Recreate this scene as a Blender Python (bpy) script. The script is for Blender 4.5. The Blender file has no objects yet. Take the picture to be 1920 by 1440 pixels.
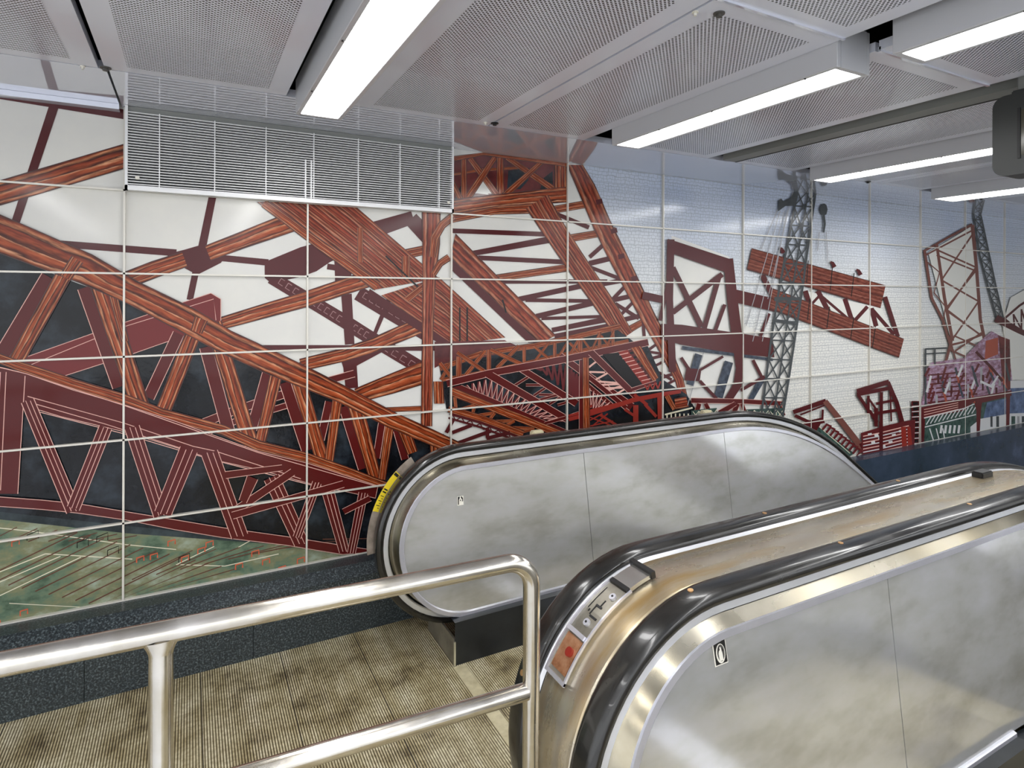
import bpy, bmesh, math, random
from mathutils import Vector
random.seed(7)
C = bpy.context.scene.collection
PI = math.pi
MURAL_PARTS=['painted_sky', 'dark_backdrop', 'green_ground', 'background_bracing', 'lattice_tower', 'deck_truss', 'near_trestle', 'steel_frame', 'hanging_girder', 'crane_mast', 'derrick_tower', 'dock_building']
MURAL="""0|S|-3500,500,-3500,4840,19200,4840,19200,500
0|T|4220,4882,4489,4321,4901,3546,5380,2869,5626,3986,6689,3743,7008,2768,7924,2512,7808,1488,8059,423,37681,-3885,38177,11038
1|D|-2666,4159,-1354,3543,-888,3312,288,2813,1397,2174,2594,1424,2597,127,1611,547,-465,1191,-1349,1464,-2648,2097
2|G|-2648,2082,-1349,1460,-465,1186,1611,536,1610,148,-2676,185
2|A|-2647,2127,-1349,1494,-464,1222,1611,579,1610,509,-465,1159,-1349,1434,-2648,2074
2|c|-1352,994,-1021,1092|-1354,1001,-1024,1099
2|c|-1023,1092,-427,928|-1022,1099,-426,936
2|c|-1354,803,-785,1018|-1356,810,-788,1025
2|c|-1251,747,-768,598|-1251,753,-767,605
2|c|-1353,913,-923,1052|-1355,920,-925,1059
2|c|-86,817,202,916|-89,825,199,923
2|c|-100,815,288,720|-100,822,288,728
2|c|402,870,517,918|399,877,513,925
2|c|-1350,1363,-1140,1299|-1349,1370,-1139,1306
2|c|-1140,1299,-466,1059|-1139,1306,-465,1066
2|c|-466,1059,-100,947|-465,1066,-99,954
2|c|289,720,749,740|287,728,747,748
2|b|-1420,972,-809,1226|-1423,981,-813,1235
2|b|-1338,931,-719,1184|-1341,940,-722,1193
2|b|-1255,889,-627,1142|-1258,898,-631,1150
2|b|-1171,846,-534,1098|-1174,855,-538,1107
2|b|-1085,802,-440,1054|-1089,811,-443,1063
2|b|-999,758,-344,1009|-1002,767,-347,1018
2|b|-911,713,-247,964|-914,722,-250,973
2|b|-822,667,-148,917|-825,677,-151,927
2|b|-731,621,-48,870|-735,631,-51,880
2|b|-640,574,54,823|-643,584,51,832
2|b|-547,526,158,774|-551,536,154,783
2|b|-452,477,263,724|-456,487,259,734
2|b|-357,428,370,674|-361,438,366,683
2|b|-426,753,29,914|-430,762,26,921
2|b|-248,759,219,891|-251,768,217,898
2|b|-66,765,415,867|-68,774,413,875
2|b|122,771,618,842|120,780,615,850
2|b|316,777,826,816|314,787,824,824
2|b|515,783,1041,790|513,793,1040,798
2|b|720,789,1263,762|719,799,1262,770
2|b|932,796,1493,733|932,806,1493,742
2|b|1151,802,1731,703|1151,813,1731,712
2|b|-1383,1254,-1202,1340|-1386,1262,-1204,1346
2|b|-1259,1233,-1074,1306|-1261,1240,-1076,1313
2|b|-1132,1211,-943,1271|-1134,1219,-945,1278
2|b|-1002,1189,-810,1236|-1005,1197,-812,1243
2|b|-870,1166,-674,1200|-872,1174,-676,1207
2|b|-735,1142,-535,1162|-737,1150,-536,1170
2|b|-598,1118,-393,1124|-599,1127,-394,1132
2|r|-1232,1193,-1233,1228,-1191,1237,-1194,1204|-1240,1195,-1239,1237,-1188,1247,-1186,1202
2|r|-1177,630,-1178,666,-1137,673,-1140,639|-1186,632,-1185,675,-1133,682,-1131,638
2|r|-1347,582,-1347,617,-1307,624,-1310,591|-1355,584,-1353,626,-1304,633,-1301,589
2|r|-390,893,-391,930,-344,939,-347,903|-400,895,-398,940,-340,949,-337,901
2|r|-157,989,-158,1027,-109,1036,-113,1000|-167,991,-165,1037,-105,1046,-102,998
2|r|-289,897,-290,935,-242,943,-246,907|-299,899,-297,944,-239,953,-236,905
2|r|75,875,74,914,124,923,121,886|65,877,66,924,128,933,132,884
2|r|140,921,139,960,190,969,186,932|130,923,131,970,194,979,197,930
2|r|520,762,518,803,572,811,569,773|508,764,510,813,577,822,580,771
2|r|383,671,381,711,434,719,430,681|371,673,373,721,438,729,442,679
2|r|612,665,611,706,665,714,662,675|601,667,603,716,670,724,673,673
2|r|753,566,752,607,808,615,804,576|742,569,744,618,812,626,816,574
2|r|923,613,921,655,978,663,974,624|911,616,913,666,983,674,987,621
2|r|947,547,945,589,1003,597,999,557|935,550,937,600,1007,608,1011,555
2|r|-53,828,-54,867,-5,875,-8,839|-63,830,-62,877,-1,886,2,837
2|k|-809,1101,-810,1143,-737,1166,-739,1107|-815,1102,-814,1149,-735,1172,-734,1106
2|k|-600,996,-601,1039,-525,1061,-528,1001|-606,997,-605,1045,-524,1067,-522,1000
2|k|-1138,1224,-1138,1265,-1069,1288,-1071,1230|-1143,1225,-1142,1271,-1067,1294,-1066,1229
2|k|-76,828,-77,873,5,895,2,832|-82,829,-81,879,7,901,9,831
2|k|-676,1123,-677,1165,-602,1188,-605,1128|-682,1124,-681,1171,-601,1194,-599,1127
3|M|-2626,4754,-1580,4734,-1377,4722,-538,4677,-249,4660|-2623,4800,-1577,4785,-1372,4773,-530,4760,-239,4745
3|M|-1005,4727,-1249,3748|-945,4710,-1199,3730
3|M|-1002,3575,-106,3526|-1000,3632,-103,3587
3|M|193,3498,646,3463|198,3555,651,3523
3|M|151,4094,63,3611|211,4085,127,3599
3|M|24,3419,-25,3149|75,3408,25,3137
3|M|616,3497,934,3647,1337,3777,1416,3622,1210,3511,1084,3420,937,3362,744,3319,673,3299,617,3348
3|M|1181,3441,1361,3418|1189,3497,1369,3475
3|M|1250,3616,1263,3278|1427,3622,1418,3279
3|M|644,3302,1307,2880,1571,2704,2131,2351|702,3406,1377,2995,1644,2820,2209,2470
3|M|1449,3147,1731,2976,2188,2704|1526,3274,1808,3100,2266,2826
3|l|760,3347,732,3299,773,3270|766,3343,738,3300,776,3275
3|l|761,3342,793,3321|765,3348,796,3326
3|l|824,3304,795,3256,837,3227|830,3300,802,3257,840,3232
3|l|825,3299,857,3277|829,3305,861,3283
3|l|889,3260,860,3212,902,3183|894,3256,866,3213,905,3188
3|l|890,3256,922,3234|893,3261,926,3239
3|l|1064,3150,1034,3102,1071,3075|1069,3146,1040,3102,1074,3081
3|l|1065,3145,1093,3126|1068,3151,1097,3132
3|l|1122,3111,1091,3063,1129,3037|1127,3108,1098,3064,1133,3042
3|l|1123,3107,1152,3088|1126,3112,1155,3093
3|l|1181,3073,1150,3024,1188,2998|1186,3069,1156,3025,1192,3003
3|l|1182,3068,1211,3049|1185,3074,1214,3054
3|l|1240,3034,1209,2985,1247,2958|1245,3030,1216,2986,1251,2964
3|l|1241,3029,1270,3009|1244,3035,1274,3015
3|l|1300,2994,1268,2946,1307,2918|1305,2990,1275,2946,1311,2924
3|l|1301,2990,1330,2970|1304,2995,1334,2976
3|l|1402,2933,1370,2884,1406,2859|1407,2929,1377,2884,1409,2865
3|l|1403,2928,1430,2911|1406,2934,1434,2916
3|l|1457,2897,1425,2849,1461,2824|1463,2894,1432,2849,1465,2829
3|l|1458,2893,1486,2875|1462,2898,1489,2881
3|l|1513,2862,1481,2813,1517,2788|1519,2858,1488,2813,1521,2793
3|l|1514,2857,1542,2839|1518,2863,1545,2845
3|l|1569,2826,1537,2777,1573,2751|1575,2822,1544,2777,1577,2757
3|l|1570,2821,1598,2803|1574,2827,1602,2809
3|l|1559,3218,1527,3167,1570,3140|1565,3214,1534,3168,1573,3146
3|l|1560,3213,1593,3193|1564,3219,1597,3199
3|l|1626,3178,1594,3128,1637,3101|1632,3175,1601,3129,1641,3107
3|l|1627,3173,1661,3154|1631,3179,1665,3160
3|l|1694,3139,1661,3088,1705,3061|1700,3135,1668,3089,1709,3067
3|l|1695,3134,1729,3114|1699,3140,1733,3120
3|l|1763,3099,1729,3048,1774,3021|1769,3095,1736,3049,1777,3027
3|l|1764,3094,1798,3074|1767,3100,1802,3080
3|l|1832,3059,1798,3008,1843,2980|1838,3055,1805,3009,1847,2986
3|l|1833,3054,1868,3034|1837,3060,1871,3040
3|l|1902,3018,1868,2967,1913,2939|1908,3014,1875,2968,1917,2945
3|l|1903,3013,1938,2993|1907,3019,1942,2999
3|l|1972,2977,1938,2926,1984,2897|1978,2973,1945,2927,1987,2904
3|l|1974,2972,2009,2951|1977,2978,2013,2958
3|l|2044,2936,2009,2884,2055,2856|2050,2932,2016,2885,2059,2862
3|l|2045,2931,2080,2910|2049,2937,2084,2916
3|l|2116,2894,2081,2842,2127,2813|2122,2890,2088,2843,2131,2819
3|l|2117,2889,2153,2868|2121,2895,2157,2874
3|l|1680,2745,1647,2695,1703,2658|1686,2741,1654,2697,1707,2663
3|l|1681,2740,1725,2712|1685,2746,1729,2718
3|l|1768,2688,1735,2638,1791,2600|1774,2684,1742,2640,1795,2606
3|l|1769,2683,1813,2655|1773,2689,1817,2661
3|l|1857,2631,1824,2580,1881,2542|1863,2626,1831,2582,1885,2548
3|l|1858,2626,1903,2597|1862,2631,1907,2603
3|l|1948,2572,1913,2522,1971,2483|1954,2568,1920,2523,1975,2489
3|l|1949,2567,1994,2538|1953,2573,1998,2544
3|l|2039,2513,2004,2463,2063,2423|2045,2509,2011,2464,2067,2429
3|l|2040,2508,2086,2478|2044,2514,2090,2484
3|M|1320,3196,1359,2698|1424,3203,1453,2701
3|M|1292,2651,1771,2627,1491,2490,1396,2437,1344,2466
3|M|1339,2513,1366,2261|1474,2518,1491,2262
3|M|1785,3166,1601,2716|1831,3147,1636,2700
3|M|584,2678,1343,2647,2228,2600,2530,2599|583,2722,1343,2694,2227,2661,2527,2662
3|M|-167,3546,-41,3587,99,3639,160,3583,275,3528,249,3479,75,3376,41,3375,-61,3435,-187,3480
3|O|-2571,3301,-1336,3879,-947,4054,-394,4304|-2622,3503,-1383,4046,-997,4226,-448,4484
3|O2|-1358,3861,-1323,3820,-1343,3789,-1357,3797
3|O|165,3501,441,3621,906,3810|120,3625,392,3756,842,3978
3|O|-492,3229,-246,3344,-21,3440|-537,3355,-290,3473,-61,3564
3|O|266,2879,669,2988,1008,3080,1630,3284|238,2981,634,3112,966,3216,1578,3436
3|O|954,2463,1360,2536,1688,2624,2214,2811|928,2573,1327,2658,1636,2756,2145,2966
3|O|1498,2117,1861,2183,2241,2268|1454,2251,1795,2371,2158,2493
3|M|1680,3780,2079,3942|1630,3931,2036,4066
3|M|1977,3929,2194,3713|2093,4043,2322,3835
3|O|1973,3567,2233,3633|1952,3658,2212,3720
3|O|1665,1999,2172,1977|1663,2042,2170,2021
4|V|2470,4620,2675,4711,2899,4771,3976,4753,3961,4395,2473,4126
4|D|3178,4603,3453,4661,3439,4518,3336,4405,3165,4391
4|D|3652,4569,3768,4656,3776,4455,3595,4427
4|D|2521,4222,2595,4383,2633,4213
4|S|2855,4406,2933,4312,2804,4313
4|S|2734,4308,2868,4466,2999,4329
4|O|2492,4476,2836,4561,3370,4644|2487,4503,2833,4590,3368,4674
4|O|3037,4763,3035,4320|3117,4772,3122,4327
4|O|2681,4671,3003,4298|2732,4711,3061,4342
4|O|2983,4750,2633,4250|3038,4722,2696,4215
4|O|3145,4726,3751,4410|3183,4780,3801,4476
4|O|3606,4787,3105,4340|3655,4746,3159,4291
4|O|2603,4669,2602,4216|2659,4675,2665,4221
4|O|2468,4389,2568,4212|2523,4419,2624,4242
4|O|3794,4751,3798,4355|3964,4772,3976,4372
4|O|2475,4630,2865,4744,3971,4730|2464,4679,2867,4791,3980,4788
4|O|2459,4063,3041,4178,3971,4307|2438,4209,3023,4319,3952,4483
4|O|2482,3973,3006,4098,3514,4143|2465,4051,2994,4180,3507,4253
4|M|2479,3861,3725,3880|2481,3912,3727,3936
4|M|2704,3614,3771,3814|2693,3670,3754,3893
4|O|3993,3830,4708,3966|3977,3911,4692,4043
4|O|3734,4149,4482,4311|3717,4228,4464,4393
4|M|3787,4138,4279,3996|3810,4186,4303,4045
4|M|4320,3641,4527,3798|4279,3678,4484,3835
4|M|2806,3579,3946,3562|2808,3631,3949,3619
4|O|3008,3345,3992,3482|2997,3415,3978,3563
4|M|4301,3550,4644,3626|4283,3613,4626,3689
4|M|4282,3522,4740,3387|4301,3564,4761,3431
4|M|2970,3321,4570,3340|2970,3368,4570,3393
4|M|4417,3290,5036,3391|4404,3347,5022,3450
4|M|3313,3114,4238,3285|3298,3173,4222,3348
4|M|3409,3116,4371,3102|3409,3159,4371,3147
4|M|3558,2917,4356,3067|3542,2977,4338,3130
4|M|3622,2903,4532,2915|3620,2940,4530,2954
4|M|4673,3128,4872,3295|4631,3160,4829,3327
4|M|4644,3102,5012,3168|4628,3159,4995,3227
4|M|4678,3071,5057,2881|4708,3111,5088,2921
4|M|4778,2918,4996,3096|4742,2946,4959,3124
4|M|4702,2837,5150,2911|4685,2896,5133,2970
4|M|3772,2755,4596,2866|3759,2810,4579,2937
4|M|3809,2677,4784,2806|3795,2738,4768,2871
4|O|4927,2720,5198,2842|4877,2792,5155,2902
4|M|5107,2926,5134,2654|5159,2928,5186,2656
4|M|5132,2416,5439,2578|5102,2450,5413,2607
4|M|5174,2461,5513,2406|5181,2494,5520,2440
4|M|5211,2348,5524,2395|5198,2388,5510,2436
4|M|5276,2240,5600,2348|5256,2271,5580,2380
4|M|5326,2210,5617,2068|5348,2239,5639,2097
4|M|5364,2080,5692,2143|5347,2120,5674,2184
4|M|5420,1970,5713,2062|5400,2002,5692,2094
4|O3|1412,4109,2343,3370|550,4051,1643,3243
4|O|587,4015,1109,3630,1658,3241|625,4074,1156,3699,1714,3320
4|O3|2343,3382,3144,2715|1725,3189,2498,2654
4|M|1605,3253,2529,2653|1562,3168,2455,2610
4|O|1480,3863,1483,3518|1528,3866,1531,3519
4|O|1940,3595,1941,3376|2020,3598,2021,3377
4|k|2579,3058,2581,2686|2598,3058,2600,2685
4|k|2667,3058,2668,2683|2686,3057,2687,2682
4|k|1761,3584,2160,3222|1772,3596,2172,3235
4|O|2015,3119,2243,3302|1972,3171,2206,3345
4|M|2494,3647,3622,2639|2476,3475,3445,2645
4|O3|2536,3855,3817,2719|2475,3600,3601,2627
4|k|3100,3141,3147,2992|3119,3146,3167,2997
4|O3|3971,4750,4135,4444,4366,4005,4609,3620,5095,2898,5374,2522,5692,2061,5828,1663|4194,4857,4370,4550,4614,4113,4860,3729,5313,2983,5569,2590,5824,2089,5957,1676
4|O3|3410,4193,3671,3878,3921,3576,4468,2948,4756,2625|3699,4371,3930,4034,4171,3727,4709,3078,4966,2730
4|M|4402,4305,4498,4332|4384,4361,4480,4388
4|M|4627,3958,4726,3983|4610,4015,4708,4040
4|M|4743,3645,4843,3669|4725,3703,4824,3726
4|M|4953,3370,5055,3392|4934,3428,5036,3450
4|O3|2156,4066,2164,3733,2166,3371,2162,2812,2154,1812|2358,4079,2353,3735,2307,3367,2280,2807,2272,1799
4|O|2483,4078,2344,3962,2253,3802,2235,3597|2537,4019,2409,3914,2333,3783,2306,3591
4|O|2443,3628,2328,3551,2258,3428|2484,3572,2381,3506,2309,3400
5|D|2359,2411,2529,2545,3950,2640,4735,2760,4987,2606,5204,2565,5472,2093,5891,1868,6184,1485,3955,1446,3345,1562,2439,1954
5|V|2317,2610,3273,2615,3516,2581,2908,2511,2359,2411
5|V|2299,2695,3138,2685,3307,2613,2875,2547,2359,2445,2300,2415
5|O|2370,2384,2851,2520,3522,2575,4786,2773|2349,2438,2836,2577,3509,2636,4767,2838
5|O|2388,2266,3011,2332,3972,2473,4908,2603|2380,2305,3002,2373,3960,2517,4897,2642
5|O|2548,2527,2548,2310|2610,2524,2610,2306
5|O|2914,2587,2915,2352|2966,2585,2967,2349
5|O|3369,2599,3370,2405|3411,2597,3411,2403
5|O|3781,2633,3781,2459|3825,2632,3825,2457
5|O|4128,2685,4128,2507|4197,2683,4197,2504
5|O|4427,2741,4428,2547|4475,2740,4476,2545
5|O|4628,2776,4629,2565|4678,2775,4678,2564
5|O|2671,2296,2913,2562|2637,2323,2877,2589
5|O|3056,2359,3338,2597|3023,2390,3304,2628
5|O|2547,2556,2909,2306|2572,2588,2935,2339
5|O|2950,2567,3367,2374|2969,2603,3387,2412
5|O|3530,2400,3744,2638|3502,2420,3715,2657
5|O|3893,2477,4004,2630|3861,2495,3972,2648
5|O|3504,2594,3733,2419|3527,2617,3757,2441
5|O|3997,2615,4149,2482|4024,2636,4176,2504
5|O|2388,2277,2496,2452|2356,2296,2464,2471
5|O|4042,2490,4164,2664|4010,2507,4130,2680
5|O|4181,2663,4321,2504|4205,2678,4346,2519
5|O|4348,2518,4458,2709|4319,2531,4429,2721
5|O|4462,2694,4592,2546|4488,2708,4618,2560
5|O|4587,2581,4684,2742|4558,2593,4655,2754
5|O|2343,2456,2489,2278|2376,2479,2522,2301
5|m|2657,2204,2735,2113|2676,2217,2755,2126
5|m|2757,2119,2754,2224|2732,2120,2729,2225
5|m|2730,2221,2788,2090|2754,2228,2812,2097
5|m|2813,2091,2830,2237|2787,2096,2805,2241
5|m|2805,2238,2843,2067|2830,2241,2868,2069
5|m|2868,2065,2907,2251|2843,2071,2882,2257
5|m|2881,2254,2898,2042|2907,2254,2924,2042
5|m|2924,2038,2982,2244|2899,2046,2956,2251
5|m|2956,2248,2955,2017|2982,2246,2981,2015
5|m|2980,2011,3053,2203|2955,2021,3028,2212
5|m|3027,2209,3011,1991|3053,2206,3038,1988
5|m|3037,1984,3124,2162|3012,1995,3100,2173
5|m|3099,2170,3069,1966|3125,2165,3095,1960
5|m|3094,1956,3197,2120|3070,1969,3173,2133
5|m|3172,2130,3127,1940|3198,2123,3153,1933
5|m|3151,1929,3270,2078|3128,1944,3247,2093
5|m|3245,2090,3186,1916|3271,2081,3212,1907
5|m|3209,1903,3343,2036|3188,1920,3322,2053
5|m|3320,2050,3247,1895|3345,2039,3272,1884
5|m|3269,1880,3417,1993|3250,1899,3398,2012
5|m|3395,2009,3309,1874|3420,1996,3333,1860
5|m|3329,1857,3491,1950|3313,1877,3475,1971
5|m|3472,1968,3372,1853|3494,1952,3394,1837
5|m|3390,1834,3567,1906|3376,1856,3552,1929
5|m|3549,1927,3435,1831|3570,1908,3456,1813
5|m|3451,1810,3642,1863|3440,1834,3631,1886
5|m|3628,1885,3500,1810|3646,1864,3517,1789
5|m|3512,1787,3719,1818|3505,1811,3711,1843
5|m|3708,1842,3565,1788|3722,1819,3579,1765
5|m|3574,1764,3796,1774|3570,1789,3791,1799
5|m|3789,1799,3631,1765|3799,1775,3641,1741
5|m|3637,1741,3874,1730|3635,1766,3872,1755
5|m|3870,1755,3698,1742|3876,1730,3703,1717
5|m|3700,1718,3953,1685|3701,1742,3954,1710
5|L|2677,2208,2755,2117|2682,2211,2760,2120
5|L|2761,2118,2757,2225|2754,2118,2750,2225
5|L|2751,2224,2810,2092|2756,2226,2816,2094
5|L|2816,2092,2832,2239|2809,2093,2825,2240
5|L|2825,2239,2865,2067|2832,2240,2871,2067
5|L|2871,2066,2907,2254|2865,2068,2901,2256
5|L|2901,2255,2921,2041|2907,2255,2928,2041
5|L|2928,2040,2981,2242|2921,2042,2974,2243
5|L|2974,2243,2978,2015|2981,2242,2984,2015
5|L|2984,2014,3051,2202|2978,2016,3045,2204
5|L|3045,2203,3034,1989|3051,2203,3041,1988
5|L|3041,1987,3123,2162|3035,1990,3116,2164
5|L|3116,2164,3092,1962|3123,2163,3098,1961
5|L|3098,1960,3195,2121|3092,1963,3189,2124
5|L|3188,2124,3150,1936|3195,2122,3156,1934
5|L|3156,1933,3267,2080|3150,1937,3261,2084
5|L|3261,2083,3209,1911|3268,2081,3215,1909
5|L|3215,1908,3341,2039|3210,1912,3335,2043
5|L|3335,2042,3270,1889|3341,2040,3276,1887
5|L|3276,1886,3415,1997|3271,1890,3410,2002
5|L|3409,2001,3332,1867|3415,1998,3338,1864
5|L|3337,1863,3489,1955|3333,1868,3485,1960
5|L|3484,1960,3394,1845|3490,1956,3400,1842
5|L|3399,1841,3565,1913|3395,1846,3561,1918
5|L|3560,1918,3457,1823|3566,1913,3462,1819
5|L|3461,1818,3641,1870|3458,1824,3638,1876
5|L|3637,1875,3520,1801|3642,1870,3525,1795
5|L|3524,1795,3718,1826|3522,1801,3716,1833
5|L|3715,1832,3584,1778|3719,1827,3588,1772
5|L|3587,1772,3796,1783|3586,1778,3794,1789
5|L|3794,1789,3649,1755|3796,1783,3652,1749
5|L|3651,1749,3874,1739|3650,1755,3874,1745
5|L|3873,1745,3714,1732|3875,1739,3716,1725
5|L|3715,1725,3954,1694|3715,1732,3954,1700
5|m|3415,2343,3556,2368|3408,2367,3549,2392
5|m|3548,2392,3498,2379|3557,2368,3507,2355
5|m|3497,2356,3620,2308|3508,2378,3630,2330
5|m|3638,2323,3607,2384|3612,2314,3581,2375
5|m|3583,2373,3687,2250|3606,2386,3710,2264
5|m|3713,2257,3702,2392|3684,2257,3673,2392
5|m|3674,2388,3759,2191|3701,2396,3786,2198
5|m|3787,2193,3797,2403|3758,2196,3767,2406
5|m|3768,2403,3833,2130|3796,2406,3862,2133
5|m|3862,2130,3892,2415|3833,2134,3863,2419
5|m|3863,2417,3908,2068|3892,2418,3938,2068
5|m|3938,2066,3971,2361|3908,2070,3942,2365
5|m|3942,2362,3992,2011|3971,2364,4022,2012
5|m|4022,2010,4052,2307|3992,2014,4022,2311
5|m|4022,2308,4082,1959|4052,2310,4112,1961
5|m|4112,1958,4133,2252|4081,1962,4103,2255
5|L|3993,2260,4013,1971|4000,2260,4020,1971
5|L|4020,1971,4038,2234|4013,1972,4031,2235
5|L|4031,2235,4051,1961|4038,2235,4058,1960
5|L|4058,1960,4076,2208|4051,1961,4068,2209
5|L|4068,2209,4088,1950|4076,2209,4096,1950
5|L|4096,1949,4114,2182|4088,1950,4107,2183
5|L|4107,2182,4127,1939|4114,2182,4134,1939
5|L|4134,1938,4152,2156|4127,1939,4145,2157
5|m|3981,2324,4001,1999|4011,2323,4031,1998
5|m|4031,1997,4049,2296|4001,2001,4019,2299
5|m|4019,2298,4039,1981|4049,2298,4069,1980
5|m|4069,1979,4087,2270|4039,1982,4057,2273
5|m|4057,2272,4077,1962|4087,2272,4107,1961
5|m|4107,1960,4125,2244|4077,1963,4095,2248
5|m|4095,2246,4115,1943|4125,2246,4146,1942
5|m|4146,1941,4164,2218|4115,1945,4133,2221
5|R|3282,2159,3524,2277|3267,2181,3509,2299
5|R|3412,2149,3659,2132|3412,2173,3659,2157
5|R|3526,2021,3740,2129|3510,2042,3724,2150
5|R|3588,2026,3967,1985|3589,2051,3968,2010
5|R|3592,1965,3919,2014|3585,1989,3912,2039
5|R|3740,1905,3960,2000|3725,1928,3945,2023
5|R|3846,1883,3972,1904|3838,1907,3964,1929
5|R|3899,2504,4990,1814|3847,2456,4923,1739
5|R|3363,2382,4142,1921|3308,2336,4089,1862
5|R|2447,2209,2936,2287,3525,2346,3997,2400,5232,2551|2430,2276,2920,2357,3508,2425,3980,2475,5210,2632
5|R|2987,2330,3999,1743|2896,2289,3954,1685
5|R|2604,2215,3984,1581|2481,2194,3843,1583
5|R|3666,1679,4005,1725,4158,1755|3656,1709,3992,1762,4142,1793
5|O|2506,2193,3969,1557|2482,2109,3734,1569
5|D|2506,2090,3590,1621,3415,1554,2458,1980
5|O|2512,2088,2531,1937|2549,2089,2567,1938
5|O|2555,1921,2773,1967|2543,1955,2761,2001
5|O|2749,1990,2717,1868|2786,1978,2754,1857
5|O|2738,1845,3015,1858|2732,1880,3009,1894
5|O|2996,1888,2911,1797|3027,1864,2942,1773
5|O|2927,1768,3266,1746|2926,1803,3264,1782
5|O|3255,1781,3113,1722|3275,1748,3133,1689
5|O|3122,1688,3526,1630|3124,1723,3528,1667
5|O|3522,1667,3319,1642|3532,1630,3330,1606
5|O|2447,1937,2834,1799,3365,1568|2468,2001,2858,1863,3394,1633
5|O|2288,2275,2301,2038|2396,2268,2409,2030
5|M|2466,1904,2841,1771,3340,1551|2474,1930,2851,1798,3350,1572
5|M|2455,1862,2842,1721,3306,1518|2461,1883,2850,1743,3316,1540
5|M|2495,1912,2537,1835|2506,1916,2547,1839
5|M|2545,1832,2614,1863|2539,1842,2608,1874
5|M|2605,1866,2645,1792|2616,1870,2656,1796
5|M|2653,1789,2726,1816|2647,1799,2720,1827
5|M|2717,1820,2755,1748|2729,1824,2766,1752
5|M|2763,1745,2839,1769|2758,1756,2834,1780
5|M|2831,1772,2866,1704|2843,1776,2878,1708
5|M|2874,1700,2955,1721|2870,1712,2950,1732
5|M|2947,1724,2979,1659|2958,1728,2991,1663
5|M|2987,1655,3072,1672|2983,1667,3068,1683
5|M|3064,1676,3095,1613|3076,1679,3107,1617
5|M|3102,1609,3191,1622|3099,1621,3188,1634
5|M|3183,1626,3211,1567|3196,1630,3224,1570
5|M|3219,1562,3313,1571|3216,1574,3309,1583
5|M|2509,1690,2739,1747|2493,1728,2723,1786
5|M|2570,1569,2971,1659|2555,1608,2955,1699
5|M|2916,1582,3214,1615|2906,1623,3203,1657
5|M|2453,1705,2532,1833|2415,1727,2494,1856
5|M|2901,1721,2901,1609|2946,1716,2947,1604
5|k|4492,2466,4736,2482,5127,2060,4938,2025
5|J|4736,2482,5136,2046|4886,2509,5285,2077
5|M|4886,2503,5267,2071|4971,2520,5356,2086
5|L|4754,2444,4896,2464|4751,2453,4893,2474
5|L|4804,2395,4947,2415|4801,2404,4944,2425
5|L|4854,2346,4998,2366|4852,2356,4995,2375
5|L|4905,2297,5050,2317|4902,2306,5047,2326
5|L|4956,2248,5102,2267|4953,2257,5099,2276
5|L|5007,2198,5154,2216|5004,2207,5151,2226
5|L|5059,2147,5206,2166|5056,2157,5203,2175
5|L|5111,2097,5259,2115|5108,2106,5256,2124
5|L|5163,2046,5313,2064|5160,2056,5310,2073
5|k|4924,2448,4992,2459|4916,2475,4984,2485
5|k|4984,2392,5052,2402|4975,2418,5044,2429
5|k|5044,2335,5113,2345|5035,2362,5104,2372
5|k|5104,2278,5174,2288|5096,2305,5165,2315
5|k|5165,2221,5235,2230|5157,2248,5227,2257
5|k|5227,2163,5297,2172|5218,2190,5289,2199
5|k|5289,2104,5360,2114|5280,2131,5351,2141
5|O|4937,2528,5302,2076|5091,2549,5391,2125
5|L|4280,2299,4421,2383|4263,2318,4404,2401
5|L|4287,2252,4533,2231|4288,2274,4533,2254
5|L|4357,2133,4580,2223|4344,2154,4566,2244
5|L|4397,2129,4736,2087|4399,2152,4738,2110
5|L|4454,2080,4780,2071|4453,2103,4778,2094
5|L|4494,2038,4804,2023|4493,2061,4804,2046
5|L|4579,2007,4825,2055|4570,2029,4816,2078
5|L|4704,1946,4870,2014|4689,1967,4855,2035
5|R|4252,2194,4842,1759|4292,2231,4885,1796
5|R|4255,2087,4638,1799|4290,2120,4675,1831
5|m|4276,2064,4294,1823|4300,2064,4318,1823
5|m|4318,1820,4360,2023|4294,1826,4337,2028
5|m|4336,2026,4328,1818|4360,2024,4352,1816
5|m|4351,1813,4420,1983|4329,1821,4398,1990
5|m|4397,1989,4362,1813|4421,1984,4386,1808
5|m|4384,1805,4481,1942|4364,1816,4459,1953
5|m|4459,1951,4397,1809|4481,1943,4420,1801
5|m|4417,1797,4541,1901|4399,1812,4523,1915
5|m|4521,1914,4433,1804|4542,1902,4453,1792
5|m|4449,1790,4600,1859|4436,1807,4587,1877
5|m|4585,1876,4469,1800|4602,1860,4485,1784
5|m|4481,1783,4660,1818|4473,1802,4652,1838
5|L|4300,2063,4318,1822|4308,2063,4326,1822
5|L|4325,1821,4368,2023|4318,1823,4360,2025
5|L|4360,2025,4352,1816|4368,2024,4360,1815
5|L|4359,1814,4428,1984|4352,1817,4421,1987
5|L|4421,1986,4386,1810|4429,1984,4394,1809
5|L|4393,1808,4489,1944|4386,1811,4482,1948
5|L|4482,1947,4420,1805|4490,1945,4428,1802
5|L|4427,1801,4551,1904|4421,1806,4545,1909
5|L|4544,1909,4455,1799|4551,1905,4462,1795
5|L|4461,1794,4612,1864|4456,1800,4608,1870
5|L|4607,1869,4491,1794|4613,1864,4496,1788
5|L|4495,1788,4674,1823|4492,1794,4671,1830
5|R|4285,2473,4974,1896|4351,2526,5040,1944
5|R|4955,1978,5362,2056|4939,2018,5349,2089
5|E|5150,2040,5194,1974|5173,2048,5217,1982
5|E|5218,1973,5261,2049|5194,1982,5237,2059
5|E|5237,2050,5282,1977|5261,2058,5306,1984
5|E|5306,1976,5350,2060|5281,1985,5325,2069
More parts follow.
